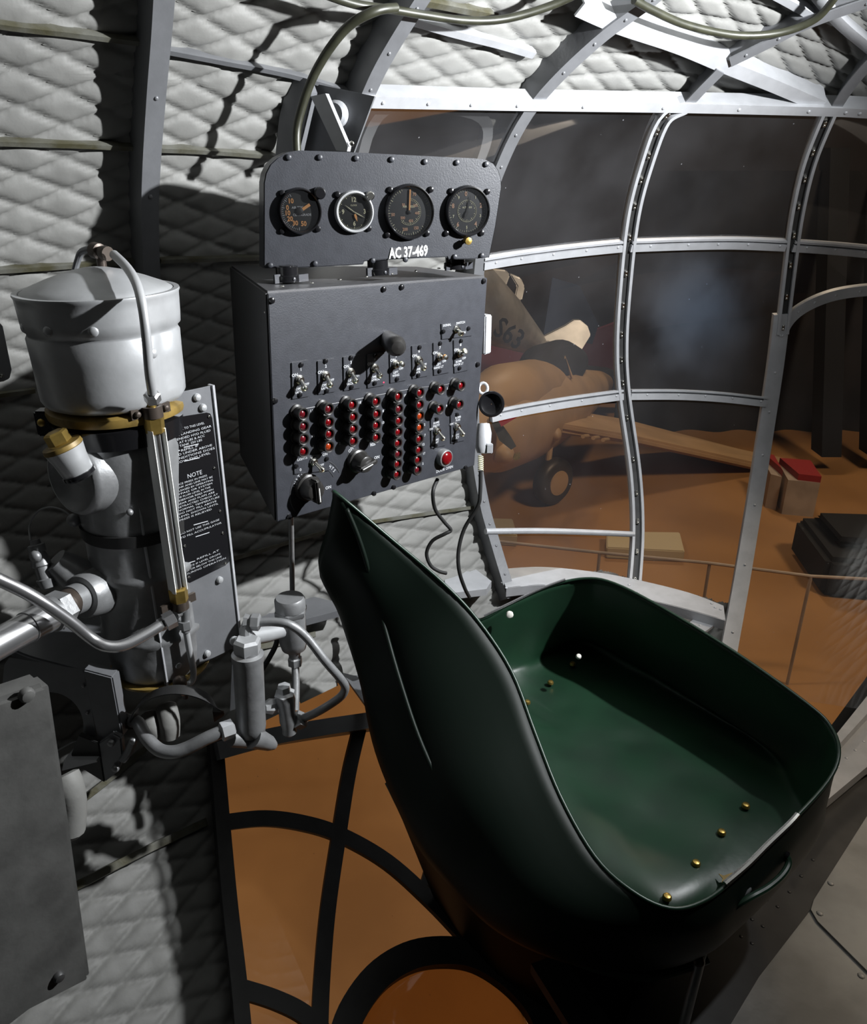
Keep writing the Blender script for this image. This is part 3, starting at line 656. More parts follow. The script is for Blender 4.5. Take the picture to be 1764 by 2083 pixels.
def blunt(c, ang, L0, L1, wd, m, par, off=.0028):
    t = math.radians(ang); d = g1*math.sin(t)+g2*math.cos(t); build('needle', MB().box(c+ng*off+d*(L0+L1)/2, d*(L1-L0)/2, d.cross(ng)*wd/2, ng*.0004), m, par)
# air temperature
g, c, R = gauge(292, 455, .0298, 'gloss_black', 'dial', .009)
mb = MB(); ticks(mb, c, R*.95, 24, 185, 330, .0022, .0005, 4, .0036); build('scale_marks', mb, 'offwhite', g)
mb = MB(); nums(mb, c, R*.66, [('50', 165), ('30', 205), ('20', 235), ('10', 262), ('0', 285), ('10', 318)], .0088); build('numerals', mb, 'lume', g, 0)
mb = MB(); tmesh(mb, 'AIR TEMP', .0042, c+ng*.0014+g2*.0045-g1*.002, g1, g2, 1, .02); tmesh(mb, 'CENTIGRADE', .0042, c+ng*.0014-g2*.005+g1*.003, g1, g2, 1, .02); build('lettering', mb, 'offwhite', g, 0)
blunt(c, 60, .003, .0165, .0038, 'lume', g); build('hub', MB().lathe(c+ng*.001, ng, [(0, .005), (.002, .005), (.003, .003), (.003, .0003)], 20), 'rubber', g)
build('adjuster_knob', MB().lathe(GZ(415, 335, 0), ng, [(0, .008), (.012, .008), (.014, .0065), (.014, .0003)], 16), 'gloss_black', gp)
# clock
g, c, R = gauge(652, 460, .0278, 'silver', 'dial', .008, bw=.14)
mb = MB(); ticks(mb, c, R*.95, 60, 0, 360, .0016, .0004, 5, .003); build('scale_marks', mb, 'lume2', g)
mb = MB(); nums(mb, c, R*.66, [('12', 0), ('3', 90), ('6', 180), ('9', 270)], .0085); build('numerals', mb, 'lume2', g, 0)
needle(c, 118, .0175, .0014, 'lume2', g, .002); needle(c, 305, .0165, .0012, 'lume2', g, .002); needle(c, 163, .0135, .0036, 'lume', g, -.003)
mb = MB(); tmesh(mb, 'CLOCK', .0028, c+ng*.0014+g2*.0085, g1, g2, 1, .02); build('lettering', mb, 'lume2', g, 0)
build('winding_knob', MB().lathe(GZ(752, 352, .001), ng, [(0, .0058), (.009, .0058), (.0105, .0045), (.0105, .0003)], 16), 'chrome', gp)
# air speed
g, c, R = gauge(1018, 460, .0372, 'gloss_black', 'dialg', .009, bw=.10)
mb = MB(); ticks(mb, c, R*.95, 46, 35, 340, .0022, .0005, 5, .0036); ticks(mb, c, R*.52, 26, 5, 225, .0024, .0005, 5, .0036)
mb.tube([c+ng*.0013+(g1*math.sin(math.radians(a))+g2*math.cos(math.radians(a)))*R*.54 for a in range(0, 226, 6)], .00025, 5); build('scale_marks', mb, 'lume2', g)
mb = MB(); nums(mb, c, R*.74, [('70', 20), ('50', 262), ('200', 195), ('150', 155)], .006); nums(mb, c, R*.38, [('350', 50), ('400', 100), ('500', 230), ('450', 168), ('50', 318)], .0052); build('numerals', mb, 'pink', g, 0)
mb = MB(); tmesh(mb, 'AIR SPEED', .0042, c+ng*.0014+g2*.007, g1, g2, 1, .02); build('lettering', mb, 'lume2', g, 0)
blunt(c, 3, .002, .0300, .0022, 'lume', g); build('hub', MB().lathe(c+ng*.001, ng, [(0, .003), (.002, .003), (.003, .0003)], 16), 'rubber', g)
# altimeter
g, c, R = gauge(1403, 455, .0352, 'gloss_black', 'dialg', .009, bw=.12)
mb = MB(); ticks(mb, c, R*.95, 50, 0, 360, .0018, .0004, 5, .0034); ticks(mb, c, R*.46, 30, 0, 360, .0015, .0004, 3, .0026)
mb.tube([c+ng*.0013+(g1*math.sin(math.radians(a))+g2*math.cos(math.radians(a)))*R*.49 for a in range(0, 360, 8)], .0003, 5, True); build('scale_marks', mb, 'lume2', g)
mb = MB(); nums(mb, c, R*.76, [('0', 355), ('2', 72), ('4', 142), ('6', 218), ('8', 288)], .0088); build('numerals', mb, 'pink', g, 0)
mb = MB(); nums(mb, c, R*.74, [('1', 36), ('3', 108), ('5', 180), ('7', 252), ('9', 324)], .0055); tmesh(mb, 'ALTITUDE', .0034, c+ng*.0014+g2*.005, g1, g2, 1, .02); build('lettering', mb, 'lume2', g, 0)
needle(c, 12, .0215, .0022, 'dial', g, .006); needle(c, 205, .012, .0045, 'dial', g, 0, .0034)
build('adjuster_knob', MB().lathe(GZ(1392, 650, 0), ng, [(0, .0035), (.009, .0035), (.009, .0055), (.014, .0055), (.015, .0003)], 8), 'brass', gp)
for zx, zy in [(175, 337), (175, 585), (412, 573), (543, 345), (750, 570), (892, 314), (1162, 312), (875, 612), (1137, 603), (1297, 322), (1538, 326), (1265, 602), (1500, 600)]: screw(GZ(zx, zy, 0), ng, .0044, gp)
for (x, y, hh) in [(598, 564, .020), (783, 550, .021), (940, 538, .021)]:
    zt = TLb.z; b = Pz(x, y+10, zt)-nb*.016; o = build('shock_mount', MB().lathe(b, Z, [(0, .0175), (.008, .0175), (.009, .0155), (hh, .0155), (hh, .010), (hh+.001, .010)], 26), 'gloss_black', gp)
    build('clip', MB().box(b+e1*.018+Vector((0, 0, .004))+nb*.012, e1*.008, nb*.002, Z*.005).box(b-e1*.018+nb*.004+Z*.005, e1*.006, nb*.002, Z*.006), 'black', o); screw(b+nb*.016+Z*.004, nb, .003, o, 'black')

# ------------------------------------------------------------ round-headed map lamp and cables at the right of the box
ml = thing('map_lamp', P(985, 930, 1.42), 'grey cylindrical map lamp with a round black lens beside the switch box', 'lamp')
hd = P(1000, 822, 1.36); dv = (-hd).normalized()
build('lamp_head', MB().lathe(hd-dv*.02, dv, [(0, .012), (.006, .020), (.018, .0225), (.024, .0225), (.026, .021), (.026, .018)], 32, caps=False), 'gloss_black', ml)
build('lens', MB().lathe(hd-dv*.02, dv, [(.022, .0185), (.019, .012), (.018, .0005)], 28, caps=False), 'gloss_black', ml, 80)
build('body', MB().tube([P(984, 862, 1.42), P(984, 880, 1.42), P(982, 910, 1.42), P(981, 922, 1.42)], [.011, .0145, .0145, .009], 20), 'sill', ml)
build('clip', MB().box(P(996, 912, 1.41), Vector((.006, 0, 0)), Vector((0, .004, 0)), Z*.009), 'sill', ml, 30, .0015)
sp_ = MB()
sp = [P(978+5*math.cos(t*.9), 926+t*.55+4*math.sin(t*.9)*.3, 1.42+.004*math.sin(t*.9)) for t in np.arange(0, 60, .7)]
build('strain_relief_spring', sp_.tube(sp, .0011, 6), 'lume2', ml)
build('ring', MB().tube([P(983+9*math.cos(a), 790+11*math.sin(a), 1.38) for a in np.arange(0, 6.2, .4)], .0028, 8, True), 'sill', ml)
pipe('cable', [P(978, 958, 1.42), P(977, 1000, 1.43), P(972, 1030, 1.44), P(945, 1075, 1.46), P(933, 1120, 1.47), P(934, 1160, 1.48), P(945, 1195, 1.50), P(955, 1215, 1.52)], .0036, 'rubber', 'black cable hanging from the map lamp to the sill behind the seat', 'cable')
pipe('cable', [B(890, 975, -.03), P(881, 1000, 1.38), P(885, 1035, 1.40), P(904, 1062, 1.42), P(917, 1078, 1.43), P(905, 1086, 1.43), P(880, 1100, 1.44), P(868, 1125, 1.45), P(876, 1150, 1.46), P(893, 1162, 1.47), P(908, 1166, 1.48)], .0034, 'rubber', 'black coiled cable looping below the switch box in front of the bright quilting', 'cable')
pipe('rod', [B(592, 1050, -.03), P(594, 1150, 1.28), P(595, 1222, 1.30)], .0042, 'silver2', 'thin vertical grey tube between the switch box and the side shelf', 'tube')

# ------------------------------------------------------------ hydraulic reservoir
AX = Vector((-.404, .973, 0))
def zat(py, y=AX.y):
    v = -(py-1041.5)/FOC; return y*(v*CT-ST)/(CT+v*ST)
def A(py): return AX+Vector((0, 0, zat(py)))
rs = thing('hydraulic_reservoir', A(1345), 'large silver hydraulic reservoir with domed lid and black clamp, left of the black placard', 'tank')
def zl(lst): return [(zat(py), r) for py, r in lst]
drum = zl([(812, .074), (806, .083), (796, .0865), (780, .087), (720, .0875), (676, .0885), (670, .0865), (664, .0865), (658, .0905), (640, .0915), (612, .0925), (597, .0930), (592, .0945), (588, .094), (588, .088), (594, .087)])
def dented(mb):
    for v in mb.v:
        d = Vector((v.x-AX.x, v.y-AX.y, 0)); a = math.atan2(d.y, d.x)
        k = math.exp(-((a+.35)/.16)**2)*math.exp(-((v.z-zat(720))/.05)**2); s = 1-.09*k
        k2 = noise.noise(v*18)*.006; v.x = AX.x+d.x*(s+k2); v.y = AX.y+d.y*(s+k2)
    return mb
build('drum', dented(MB().lathe(AX, Z, drum, 96, caps=False)), 'silver', rs, 50)
build('lid', MB().lathe(AX, Z, [(zat(594), .088), (zat(588), .086), (zat(580), .078), (zat(566), .058), (zat(552), .034), (zat(545), .016), (zat(543), .0005)], 64, caps=False), 'silver', rs, 60)
rv = MB()
for a, py, rr in [(-140, 648, .0056), (-108, 646, .0062), (-75, 646, .006), (-35, 700, .006), (-172, 640, .005)]:
    d = Vector((math.cos(math.radians(a)), math.sin(math.radians(a)), 0)); build('rivet', MB().ball(AX+d*.0905+Z*zat(py), rr, d, .5, 16, 0), 'silver', rs, 60)
build('gasket', MB().lathe(AX, Z, zl([(838, .074), (834, .083), (826, .0845), (818, .084), (812, .078)]), 64), 'gold', rs, 50)
o = build('clamp_band', MB().lathe(AX, Z, zl([(880, .074), (878, .081), (848, .0825), (842, .0825), (840, .074)]), 64), 'gloss_black', rs)
build('clamp_lug', MB().box(P(98, 858, .985), Vector((.012, 0, 0)), Vector((0, .01, 0)), Z*.016), 'gloss_black', o, 30, .002); build('bolt', MB().ball(P(84, 860, .955), .005, Vector((0, -1, 0)), .8, 12, 0), 'brass', o)
build('lower_body', dented(MB().lathe(AX, Z, zl([(1345, .060), (1335, .066), (1300, .068), (1272, .0685), (1266, .0715), (1258, .0715), (1252, .0685), (1150, .069), (1144, .0725), (1134, .0725), (1128, .069), (1075, .068), (1020, .070), (960, .073), (900, .076), (880, .074)]), 72)), 'silver2', rs, 50)
# dished boss with filler
bd = Vector((-.52, -.85, .08)).normalized(); bc = A(942)+bd*.072
build('filler_boss', MB().lathe(bc, bd, [(-.02, .051), (.004, .050), (.011, .046), (.012, .043), (.006, .038), (.002, .030), (.001, .012)], 48, caps=False), 'silver2', rs, 50)
fa, fb = P(160, 962, .935), P(130, 912, .92)
o = build('filler_neck', MB().lathe(fa, fb-fa, [(-.004, .015), (0, .018), (.02, .020), ((fb-fa).length, .0228)], 28), 'silver', rs)
d = (fb-fa).normalized(); build('cap', MB().lathe(fb, d, [(0, .022), (.003, .022), (.007, .0165), (.008, .0138), (.020, .0138), (.022, .011), (.022, .0005)], 6), 'brass', o); build('cap_rim', MB().lathe(fb, d, [(-.001, .021), (.001, .0235), (.006, .0225), (.007, .014)], 28), 'gold', o)
build('ring_clip', MB().lathe(fa, d, [(-.006, .016), (-.003, .0195), (.001, .0195), (.002, .0175)], 28), 'gloss_black', o)
o = build('strap', MB().lathe(AX, Z, zl([(1070, .0675), (1070, .0715), (1048, .0722), (1048, .0675)]), 64), 'rubber', rs)
[build('strap_bolt', MB().ball(P(*q), rr_, Z, 1, 10), 'silver2', o) for q, rr_ in [((166, 1040, 1.0), .0045), ((264, 1042, .985), .0045), ((150, 1058, 1.03), .009)]]
# side tee with wired valve
ta, tb = P(205, 1205, 1.07), P(112, 1140, 1.03)
o = build('side_arm', MB().lathe(ta, tb-ta, [(0, .030), (.03, .027), ((tb-ta).length*.8, .0215), ((tb-ta).length, .017)], 28), 'silver2', rs, 50)
o2 = build('outlet_boss', MB().lathe(P(205, 1198, 1.06), P(132, 1228, 1.0)-P(205, 1198, 1.06), [(0, .034), (.022, .032), (.034, .030), (.038, .028), (.038, .020), (.056, .020), (.056, .0005)], 32), 'silver2', rs, 50)
va, vb = P(70, 1098, 1.02), P(98, 1195, 1.03); d = vb-va
build('valve', MB().lathe(va, d, [(0, .006), (.006, .007), (.007, .0105), (.016, .0105), (.017, .0085), (.024, .011), (.034, .012), (.036, .010), (d.length*.8, .010), (d.length*.82, .012), (d.length, .009)], 12).ball(P(72, 1132, 1.0), .008, Vector((-.3, -1, 0)), .8, 14), 'silver2', o)
pipe('lock_wire', [P(62, 1100, 1.02), P(60, 1070, 1.03), P(78, 1040, 1.03), P(104, 1032, 1.03), P(132, 1040, 1.03), P(150, 1056, 1.03)], .0012, 'silver2', '', parent=rs)
build('flange_gasket', MB().lathe(AX, Z, zl([(1350, .062), (1349, .0705), (1345, .0705), (1344, .062)]), 48), 'gold', rs)

# vent tube over the lid
vt = thing('vent_tube', P(315, 812, .88), 'thin silver tube arching from the reservoir lid down to the top of the sight glass', 'tube')
build('tube', MB().tube(smooth_pts([P(232, 518, .93), P(258, 544, .90), P(278, 578, .875), P(291, 630, .862), P(299, 700, .872), P(304, 760, .888), P(310, 800, .905)], 6), .0054, 14), 'silver', vt)
build('elbow_fitting', MB().lathe(P(188, 508, .95), P(234, 520, .93)-P(188, 508, .95), [(0, .006), (.003, .0095), (.014, .0095), (.015, .0065), (.022, .0085), (.030, .0085)], 14).cyl(P(204, 512, .945), P(208, 544, .955), .0055), 'oxide', vt)
build('return_tube', MB().tube(smooth_pts([P(188, 505, .955), P(166, 512, .97), P(158, 530, .98), P(152, 552, .985)], 5), .004, 10), 'rib', vt)
build('nut', MB().lathe(P(308, 800, .905), P(315, 830, .925)-P(308, 800, .905), [(0, .007), (.002, .0095), (.012, .0095), (.014, .007)], 6), 'alu', vt)

# ------------------------------------------------------------ instruction plate bracket with sight glass
PD = .945
TLp = P(255, 822, PD); q1 = Vector((.65, .76, 0)).normalized(); qn = Vector((q1.y, -q1.x, 0))
def Q(px, py, off=0.): return Ppl(px, py, TLp+qn*off, qn)
pb = thing('sight_gauge_bracket', Q(400, 1390), 'grey metal backing plate holding a tubular sight glass and a black instruction placard', 'gauge bracket')
build('back_plate', MB().prism([Q(322, 808), Q(432, 784), Q(490, 1312), Q(348, 1380), Q(336, 1300)], -qn*.0025), 'rib', pb, 30, .0006)
build('side_flange', MB().prism([Q(248, 826, .0), Q(326, 806, -.004), Q(362, 1375, -.004), Q(338, 1398, .0)], -qn*.002), 'channel', pb, 30, .0005)
build('flange_edge', MB().sweep([Q(432, 783), Q(461, 1048), Q(490, 1312)], [-qn]*3, [(-.0016, -.003), (.0016, -.003), (.0016, .008), (-.0016, .008)]), 'sill', pb)
build('flange_edge', MB().sweep([Q(250, 826), Q(294, 1110), Q(340, 1396)], [-qn]*3, [(-.0012, -.003), (.0012, -.003), (.0012, .004), (-.0012, .004)]), 'sill', pb)
pl = [(333, 853), (420, 839), (427, 841), (431, 850), (467, 1132), (466, 1142), (458, 1150), (388, 1184), (381, 1184), (376, 1176)]
o = build('placard', MB().prism([Q(x, y, .0006) for x, y in pl], qn*.0008), 'gloss_black', pb)
O3 = .0018
lt = MB()
def pline(s, x0, y0, x1, y1, sz=.0043, sx=None, al='LEFT'):
    a, b = Q(x0, y0, O3), Q(x1, y1, O3); L_ = (b-a).length; n = max(1, len(s))
    s_x = L_/(n*sz*.60); tmesh(lt, s, sz, a, q1, Z, min(s_x, 2.6), .0, al)
def pli(x0, y0, x1, y1, w_=.0012):
    a, b = Q(x0, y0, O3), Q(x1, y1, O3); t = (b-a).normalized(); lt.prism([a+Z*w_/2, b+Z*w_/2, b-Z*w_/2, a-Z*w_/2], qn*.0001)
for s, x0, y0, x1, y1 in [('FILL TO THIS LEVEL', 362, 874, 430, 864), ('WITH LANDING GEAR', 342, 890, 431, 873), ('EXTENDED HYD FLUID', 344, 898, 432, 879), ('PRESS AT 0 LBS & ACC', 343, 906, 432, 886), ('PRESS TANK 250 LBS', 344, 913, 424, 895),
        ('REFILL IF', 368, 916, 418, 903), ('FLUID UNDER ABOVE', 345, 930, 436, 907), ('CONDITIONS DOES', 348, 937, 437, 913), ('BELOW THIS LEVEL', 350, 944, 437, 920)]: pline(s, x0, y0+1, x1, y1)
pline('NOTE', 381, 970, 408, 962, .0085)
base = ['SINCE PRESS IN PRESS', 'TANK AND LINE MAY BE', 'RELEASED BY OPERATING', 'BYPASS OR SYSTEM', 'THE FLUID LEVEL IN THE', 'RESERVOIR RISES WHEN', 'GEAR AND FLAPS ARE', 'RETRACTED CHECK AT', 'NORMAL TEMPERATURE', 'DO NOT FILL ABOVE', 'LEVEL SHOWN UNTIL', 'PRESS IS RELIEVED']
for i, s in enumerate(base): x = 354+i*1.0; pline(s, x, 989+i*6.4, x+84, 969+i*6.6,   .0036)
for i, s in enumerate(['DO NOT USE THIS GAGE', 'TO FILL ACCUMULATOR']): pline(s, 366+i, 1087+i*8, 452+i, 1060+i*8, .0038)
for i, s in enumerate(['REFILL AT', 'ONCE IF LEVEL DROPS', 'TO OR BELOW THIS LINE', 'DURING OPERATION']): pline(s, (400 if i == 0 else 374)+i, (1138 if i == 0 else 1150)+i*6.5, 457+i, 1120+i*7, .0036)
for a in [(337, 886, 362, 880), (343, 922, 366, 916), (374, 910, 404, 903), (376, 938, 406, 931), (394, 1068, 423, 1060), (398, 1092, 426, 1083), (375, 1148, 397, 1141)]: pli(*a)
build('lettering', lt, 'offwhite', o, 0)
for x, y in [(341, 867), (425, 847), (436, 952), (356, 974), (448, 1040), (376, 1110), (459, 1146), (384, 1174), (453, 1084)]: screw(Q(x, y, O3), qn, .0018, pb, 'chrome', 'rivet')
for x, y in [(400, 808), (412, 829), (446, 1179), (478, 1306), (421, 1329), (361, 1352)]: screw(Q(x, y, .0006), qn, .0052, pb, 'silver')
# sight glass
t0, t1 = Q(315, 872, .022), Q(362, 1200, .022); dd = (t1-t0)
build('guard_channel', MB().sweep([t0, t0+dd*.5, t1], [qn]*3, [(-.0105, -.006), (-.0065, -.006), (-.0065, .007), (-.0085, .009), (-.0105, .007)]).sweep([t0, t0+dd*.5, t1], [qn]*3, [(.0105, -.006), (.0065, -.006), (.0065, .007), (.0085, .009), (.0105, .007)]), 'white', pb, 50)
build('sight_glass', MB().tube([t0, t1], .0055, 20), 'silver2', pb); build('fluid_column', MB().tube([t0+dd*.02+qn*.004, t1+qn*.004], .0025, 10), 'darkmetal', pb)
def fitting(c, up, m1='brass'):
    build('gland_nut', MB().lathe(c, up, [(-.012, .009), (-.010, .012), (.008, .0125), (.010, .010)], 6), m1, pb, 30)
fitting(t0+Vector((0, 0, .006)), Z); fitting(t1-Z*.006, Z)
ct = t0+Z*.022
build('clamp', MB().lathe(ct, Z, [(-.007, .0085), (-.007, .0125), (.007, .0125), (.007, .0085)], 20, caps=False).box(ct+q1*.018-qn*.004, q1*.008, qn*.002, Z*.006).box(ct-q1*.018-qn*.004, q1*.008, qn*.002, Z*.006), 'oxide', pb)
build('brass_neck', MB().cyl(ct-Z*.002, ct+Z*.020, .006), 'brass', pb)
for sx_ in (-1, 1): screw(ct+q1*.019*sx_-qn*.001, qn, .004, pb, 'oxide')
cb = t1-Z*.022
build('clamp', MB().lathe(cb, Z, [(-.006, .007), (-.006, .0115), (.006, .0115), (.006, .007)], 20, caps=False).box(cb+q1*.018-qn*.004, q1*.008, qn*.002, Z*.006).box(cb-q1*.018-qn*.004, q1*.008, qn*.002, Z*.006), 'oxide', pb)
build('tee_fitting', MB().lathe(Q(380, 1232, .02), (Q(335, 1262, .022)-Q(380, 1232, .02)), [(0, .006), (.012, .006), (.013, .008), (.020, .008)], 12).tube([Q(378, 1225, .02), Q(378, 1285, .02)], [.0065, .006], 12).lathe(Q(376, 1262, .02), -Z, [(0, .009), (.012, .009), (.014, .007)], 6), 'silver2', pb)
build('drain_tube', MB().tube(smooth_pts([Q(379, 1285, .02), Q(386, 1325, .02), Q(393, 1360, .02), Q(392, 1382, .02), Q(382, 1392, .02), Q(372, 1388, .02)], 5), .0045, 12), 'silver', pb)
build('drain_fitting', MB().ball(Q(366, 1388, .02), .010, Z, 1, 12).cyl(Q(374, 1398, .02), Q(378, 1420, .02), .005, .0035), 'oxide', pb); build('copper_tip', MB().ball(Q(375, 1408, .026), .006, Z, .8, 10), 'copper', pb)
build('lower_leg', MB().prism([Q(332, 1340, -.003), Q(366, 1328, -.003), Q(376, 1408, -.003), Q(352, 1412, -.003)], -qn*.003), 'channel', pb)

# ------------------------------------------------------------ big tubes in front of the reservoir
o = thing('hydraulic_tube', P(150, 1260, .84), 'bright bent aluminium tube from the left edge to the foot of the sight glass', 'tube')
build('tube', MB().tube(smooth_pts([P(-60, 1152, .86), P(0, 1180, .88), P(70, 1215, .90), P(140, 1262, .93), P(185, 1298, .95), P(215, 1314, .955), P(250, 1313, .965), P(290, 1294, .98), P(326, 1272, .995)], 7), .0074, 16), 'alu', o)
build('nut', MB().lathe(P(322, 1274, .995), P(356, 1256, 1.005)-P(322, 1274, .995), [(0, .0065), (.002, .0085), (.008, .0085), (.009, .0115), (.022, .0115), (.023, .007)], 6), 'alu', o)
o = thing('hydraulic_pipe', P(60, 1270, .82), 'thick bright aluminium pipe entering at the left edge and joining the reservoir outlet', 'pipe')
a, b = P(-60, 1340, .86), P(104, 1250, .96); build('tube', MB().tube([a, b], .0182, 24), 'alu', o); build('sleeve', MB().tube([a.lerp(b, .68), a.lerp(b, .97)], .0195, 24), 'alu', o)
d = (b-a).normalized(); build('union_nut', MB().lathe(b-d*.006, d, [(0, .019), (.003, .0215), (.010, .0215), (.011, .024), (.028, .024), (.030, .018)], 6), 'silver2', o, 30); build('collar', MB().lathe(b-d*.004, d, [(0, .018), (.002, .0225), (.009, .0225), (.010, .018)], 28), 'silver2', o)
build('threaded_stub', MB().lathe(b+d*.02, P(140, 1226, 1.0)-b-d*.02, [(0, .016)]+[(0.003*i, .0165+.001*(i % 2)) for i in range(1, 14)], 24), 'oxide', o)

# ------------------------------------------------------------ shelf that carries the reservoir
sh = thing('reservoir_shelf', A(1560), 'grey metal shelf bracket with a round lightening hole under the silver reservoir', 'shelf')
zs_ = zat(1352)
mb = MB(); top = sm2([(20, 1320), (60, 1336), (120, 1352), (200, 1374), (250, 1382), (300, 1378), (338, 1362), (340, 1330), (320, 1300)], 4)
build('top', MB().prism([Pz(x, y, zs_) for x, y in top]+[Pz(300, 1200, zs_), Pz(100, 1200, zs_), Pz(0, 1260, zs_)], Vector((0, 0, -.016))), 'rib', sh, 40, .003)
n3 = Vector((-.15, -1, 0)).normalized(); c0 = P(100, 1340, 1.08)
def T3(px, py, off=0.): return Ppl(px, py, c0+n3*off, n3)
# side web with a round hole
hole_c = (100, 1478); outp = [(10, 1336), (168, 1362), (178, 1400), (188, 1450), (196, 1500), (150, 1510), (60, 1560), (-10, 1560)]
def ray_out(ang):
    best = None
    for i in range(len(outp)):
        (x1, y1), (x2, y2) = outp[i], outp[(i+1) % len(outp)]; dx, dy = math.cos(ang), math.sin(ang); ex, ey = x2-x1, y2-y1
        den = dx*ey-dy*ex
        if abs(den) < 1e-9: continue
        t = ((x1-hole_c[0])*ey-(y1-hole_c[1])*ex)/den; u = ((x1-hole_c[0])*dy-(y1-hole_c[1])*dx)/den
        if t > 0 and 0 <= u <= 1 and (best is None or t < best): best = t
    return best
vs = []; fs = []; K = 60
for i in range(K):
    a = 2*math.pi*i/K; t = ray_out(a); r_ = min(70, t-3)
    for q in ((hole_c[0]+math.cos(a)*r_, hole_c[1]+math.sin(a)*r_), (hole_c[0]+math.cos(a)*t, hole_c[1]+math.sin(a)*t)):
        vs.append(T3(*q)); vs.append(T3(*q, -.004))
for i in range(K):
    j = (i+1) % K; A4, B4 = i*4, j*4
    fs += [(A4, A4+2, B4+2, B4), (A4+1, B4+1, B4+3, A4+3), (A4, B4, B4+1, A4+1), (A4+2, A4+3, B4+3, B4+2)]
build('side_web', MB().add(vs, fs), 'rib', sh)
build('column', MB().prism([T3(168, 1362, .004), T3(228, 1378, .004), T3(250, 1500, .004), T3(198, 1505, .004)], -n3*.02), 'rib', sh, 30, .002)
build('foot', MB().prism([T3(200, 1512, .012), T3(228, 1492, .012), T3(246, 1502, .012), T3(250, 1540, .012), T3(238, 1572, .012), T3(212, 1592, .012)], -n3*.01), 'rib', sh, 30, .002)
build('foot_wing', MB().prism([T3(144, 1536, .012), T3(160, 1496, .012), T3(200, 1512, .012), T3(212, 1592, .012), T3(160, 1560, .012)], -n3*.008), 'channel', sh, 30, .001)
build('shelf_arm', MB().prism([T3(126, 1568, .02), T3(130, 1546, .02), T3(196, 1546, .02), T3(198, 1550, .02)], -n3*.03), 'sill', sh)
build('link', MB().tube(smooth_pts([T3(250, 1545, .01), T3(262, 1528, .01), T3(272, 1505, .01)], 4), .006, 10), 'rib', sh)
for x, y in [(227, 1510), (236, 1562), (272, 1506), (184, 1372), (178, 1450), (186, 1408), (170, 1395)]: screw(T3(x, y, .014 if x > 200 else .001), n3, .0055 if x > 200 else .0025, sh, 'silver2')
# hoop clamp
hc = P(360, 1458, 1.12); hp_ = MB(); pts = [P(360+86*math.cos(a), 1462+58*math.sin(a), 1.12+.05*math.sin(a)) for a in np.arange(math.pi*.97, math.pi*2.03, .12)]
tag(build('hoop_clamp', hp_.sweep(pts, [Vector((0, -.2, 1))]*len(pts), [(-.008, 0), (.008, 0), (.008, .002), (-.008, .002)]), 'channel'), 'dark metal hoop strap standing empty below the drain of the sight glass', 'clamp')
o = thing('lower_tube', P(350, 1520, .98), 'grey bent tube curving below the empty hoop strap to the filter canister', 'tube')
build('tube', MB().tube(smooth_pts([P(262, 1466, 1.13), P(280, 1470, 1.12), P(296, 1498, 1.10), P(322, 1524, 1.09), P(350, 1530, 1.085), P(380, 1522, 1.085), P(420, 1502, 1.085), P(452, 1488, 1.09)], 6), .0092, 16), 'silver2', o)
build('nut', MB().lathe(P(448, 1490, 1.088), P(482, 1478, 1.10)-P(448, 1490, 1.088), [(0, .010), (.002, .0135), (.018, .0135), (.020, .009)], 6), 'silver', o)
build('bent_end', MB().tube([P(250, 1462, 1.14), P(268, 1470, 1.125)], .010, 14), 'oxide', o)
for i, (x0, y0, x1, y1) in enumerate([(302, 1452, 312, 1506), (336, 1432, 344, 1500)]):
    tag(build('duct_roll', MB().tube(smooth_pts([P(x0, y0, 1.2), P(x0+8, (y0+y1)/2, 1.19), P(x1, y1, 1.2)], 4), [.010]+[.016]*7+[.010], 14), 'quilt'), ['short pale padded roll seen through the left of the hoop strap', 'taller pale padded roll seen through the middle of the hoop strap'][i], 'padding')

# ------------------------------------------------------------ filter canister, relief valve and their tubing
fl = thing('filter_canister', P(512, 1505, 1.12), 'silver cast filter canister with hex head standing right of the placard plate', 'filter')
a, b = P(512, 1490, 1.12), P(503, 1312, 1.07); d = (b-a).normalized(); L_ = (b-a).length
build('body', MB().lathe(a, d, [(-.022, .006), (-.018, .014), (-.008, .016), (-.004, .013), (0, .019), (.012, .0205), (L_*.8, .0205), (L_*.84, .022), (L_*.9, .022), (L_*.92, .017), (L_, .015)], 32), 'silver2', fl, 50)
build('hex_head', MB().lathe(b-d*.012, d, [(0, .017), (.004, .019), (.018, .019), (.022, .015), (.022, .0005)], 6), 'silver', fl)
build('outlet_boss', MB().tube([P(515, 1500, 1.11), P(548, 1512, 1.13), P(556, 1516, 1.14)], [.016, .011, .007], 14).tube([P(470, 1502, 1.10), P(505, 1505, 1.12)], .012, 12), 'silver2', fl)
build('mounting_strip', MB().prism([P(474, 1312, 1.13), P(490, 1310, 1.13), P(487, 1440, 1.16), P(468, 1446, 1.16)], Vector((0, .003, 0))), 'rib', fl)
screw(P(478, 1303, 1.12), Vector((0, -1, .2)), .007, fl, 'silver')
build('inlet_pipe', MB().tube([P(505, 1296, 1.10), P(540, 1290, 1.13), P(586, 1278, 1.17)], .012, 16), 'silver', fl)
lt = MB(); vdir = d; sd = vdir.cross(-ray(512, 1400)).normalized()
tmesh(lt, 'CUM-172', .0075, P(519, 1372, 1.07), -vdir, -sd if sd.x < 0 else sd, 1, .02); build('cast_lettering', lt, 'sill', fl, 0)
rvv = thing('relief_valve', P(598, 1330, 1.18), 'grey relief valve with round flat cap standing upright on the side shelf', 'valve')
a, b = P(598, 1318, 1.185), P(594, 1248, 1.165); d = Z.copy()
build('body', MB().lathe(Vector((a.x, a.y, a.z)), Z, [(-.016, .008), (-.006, .010), (0, .018), (.012, .021), ((b.z-a.z), .021)], 28), 'silver2', rvv, 50)
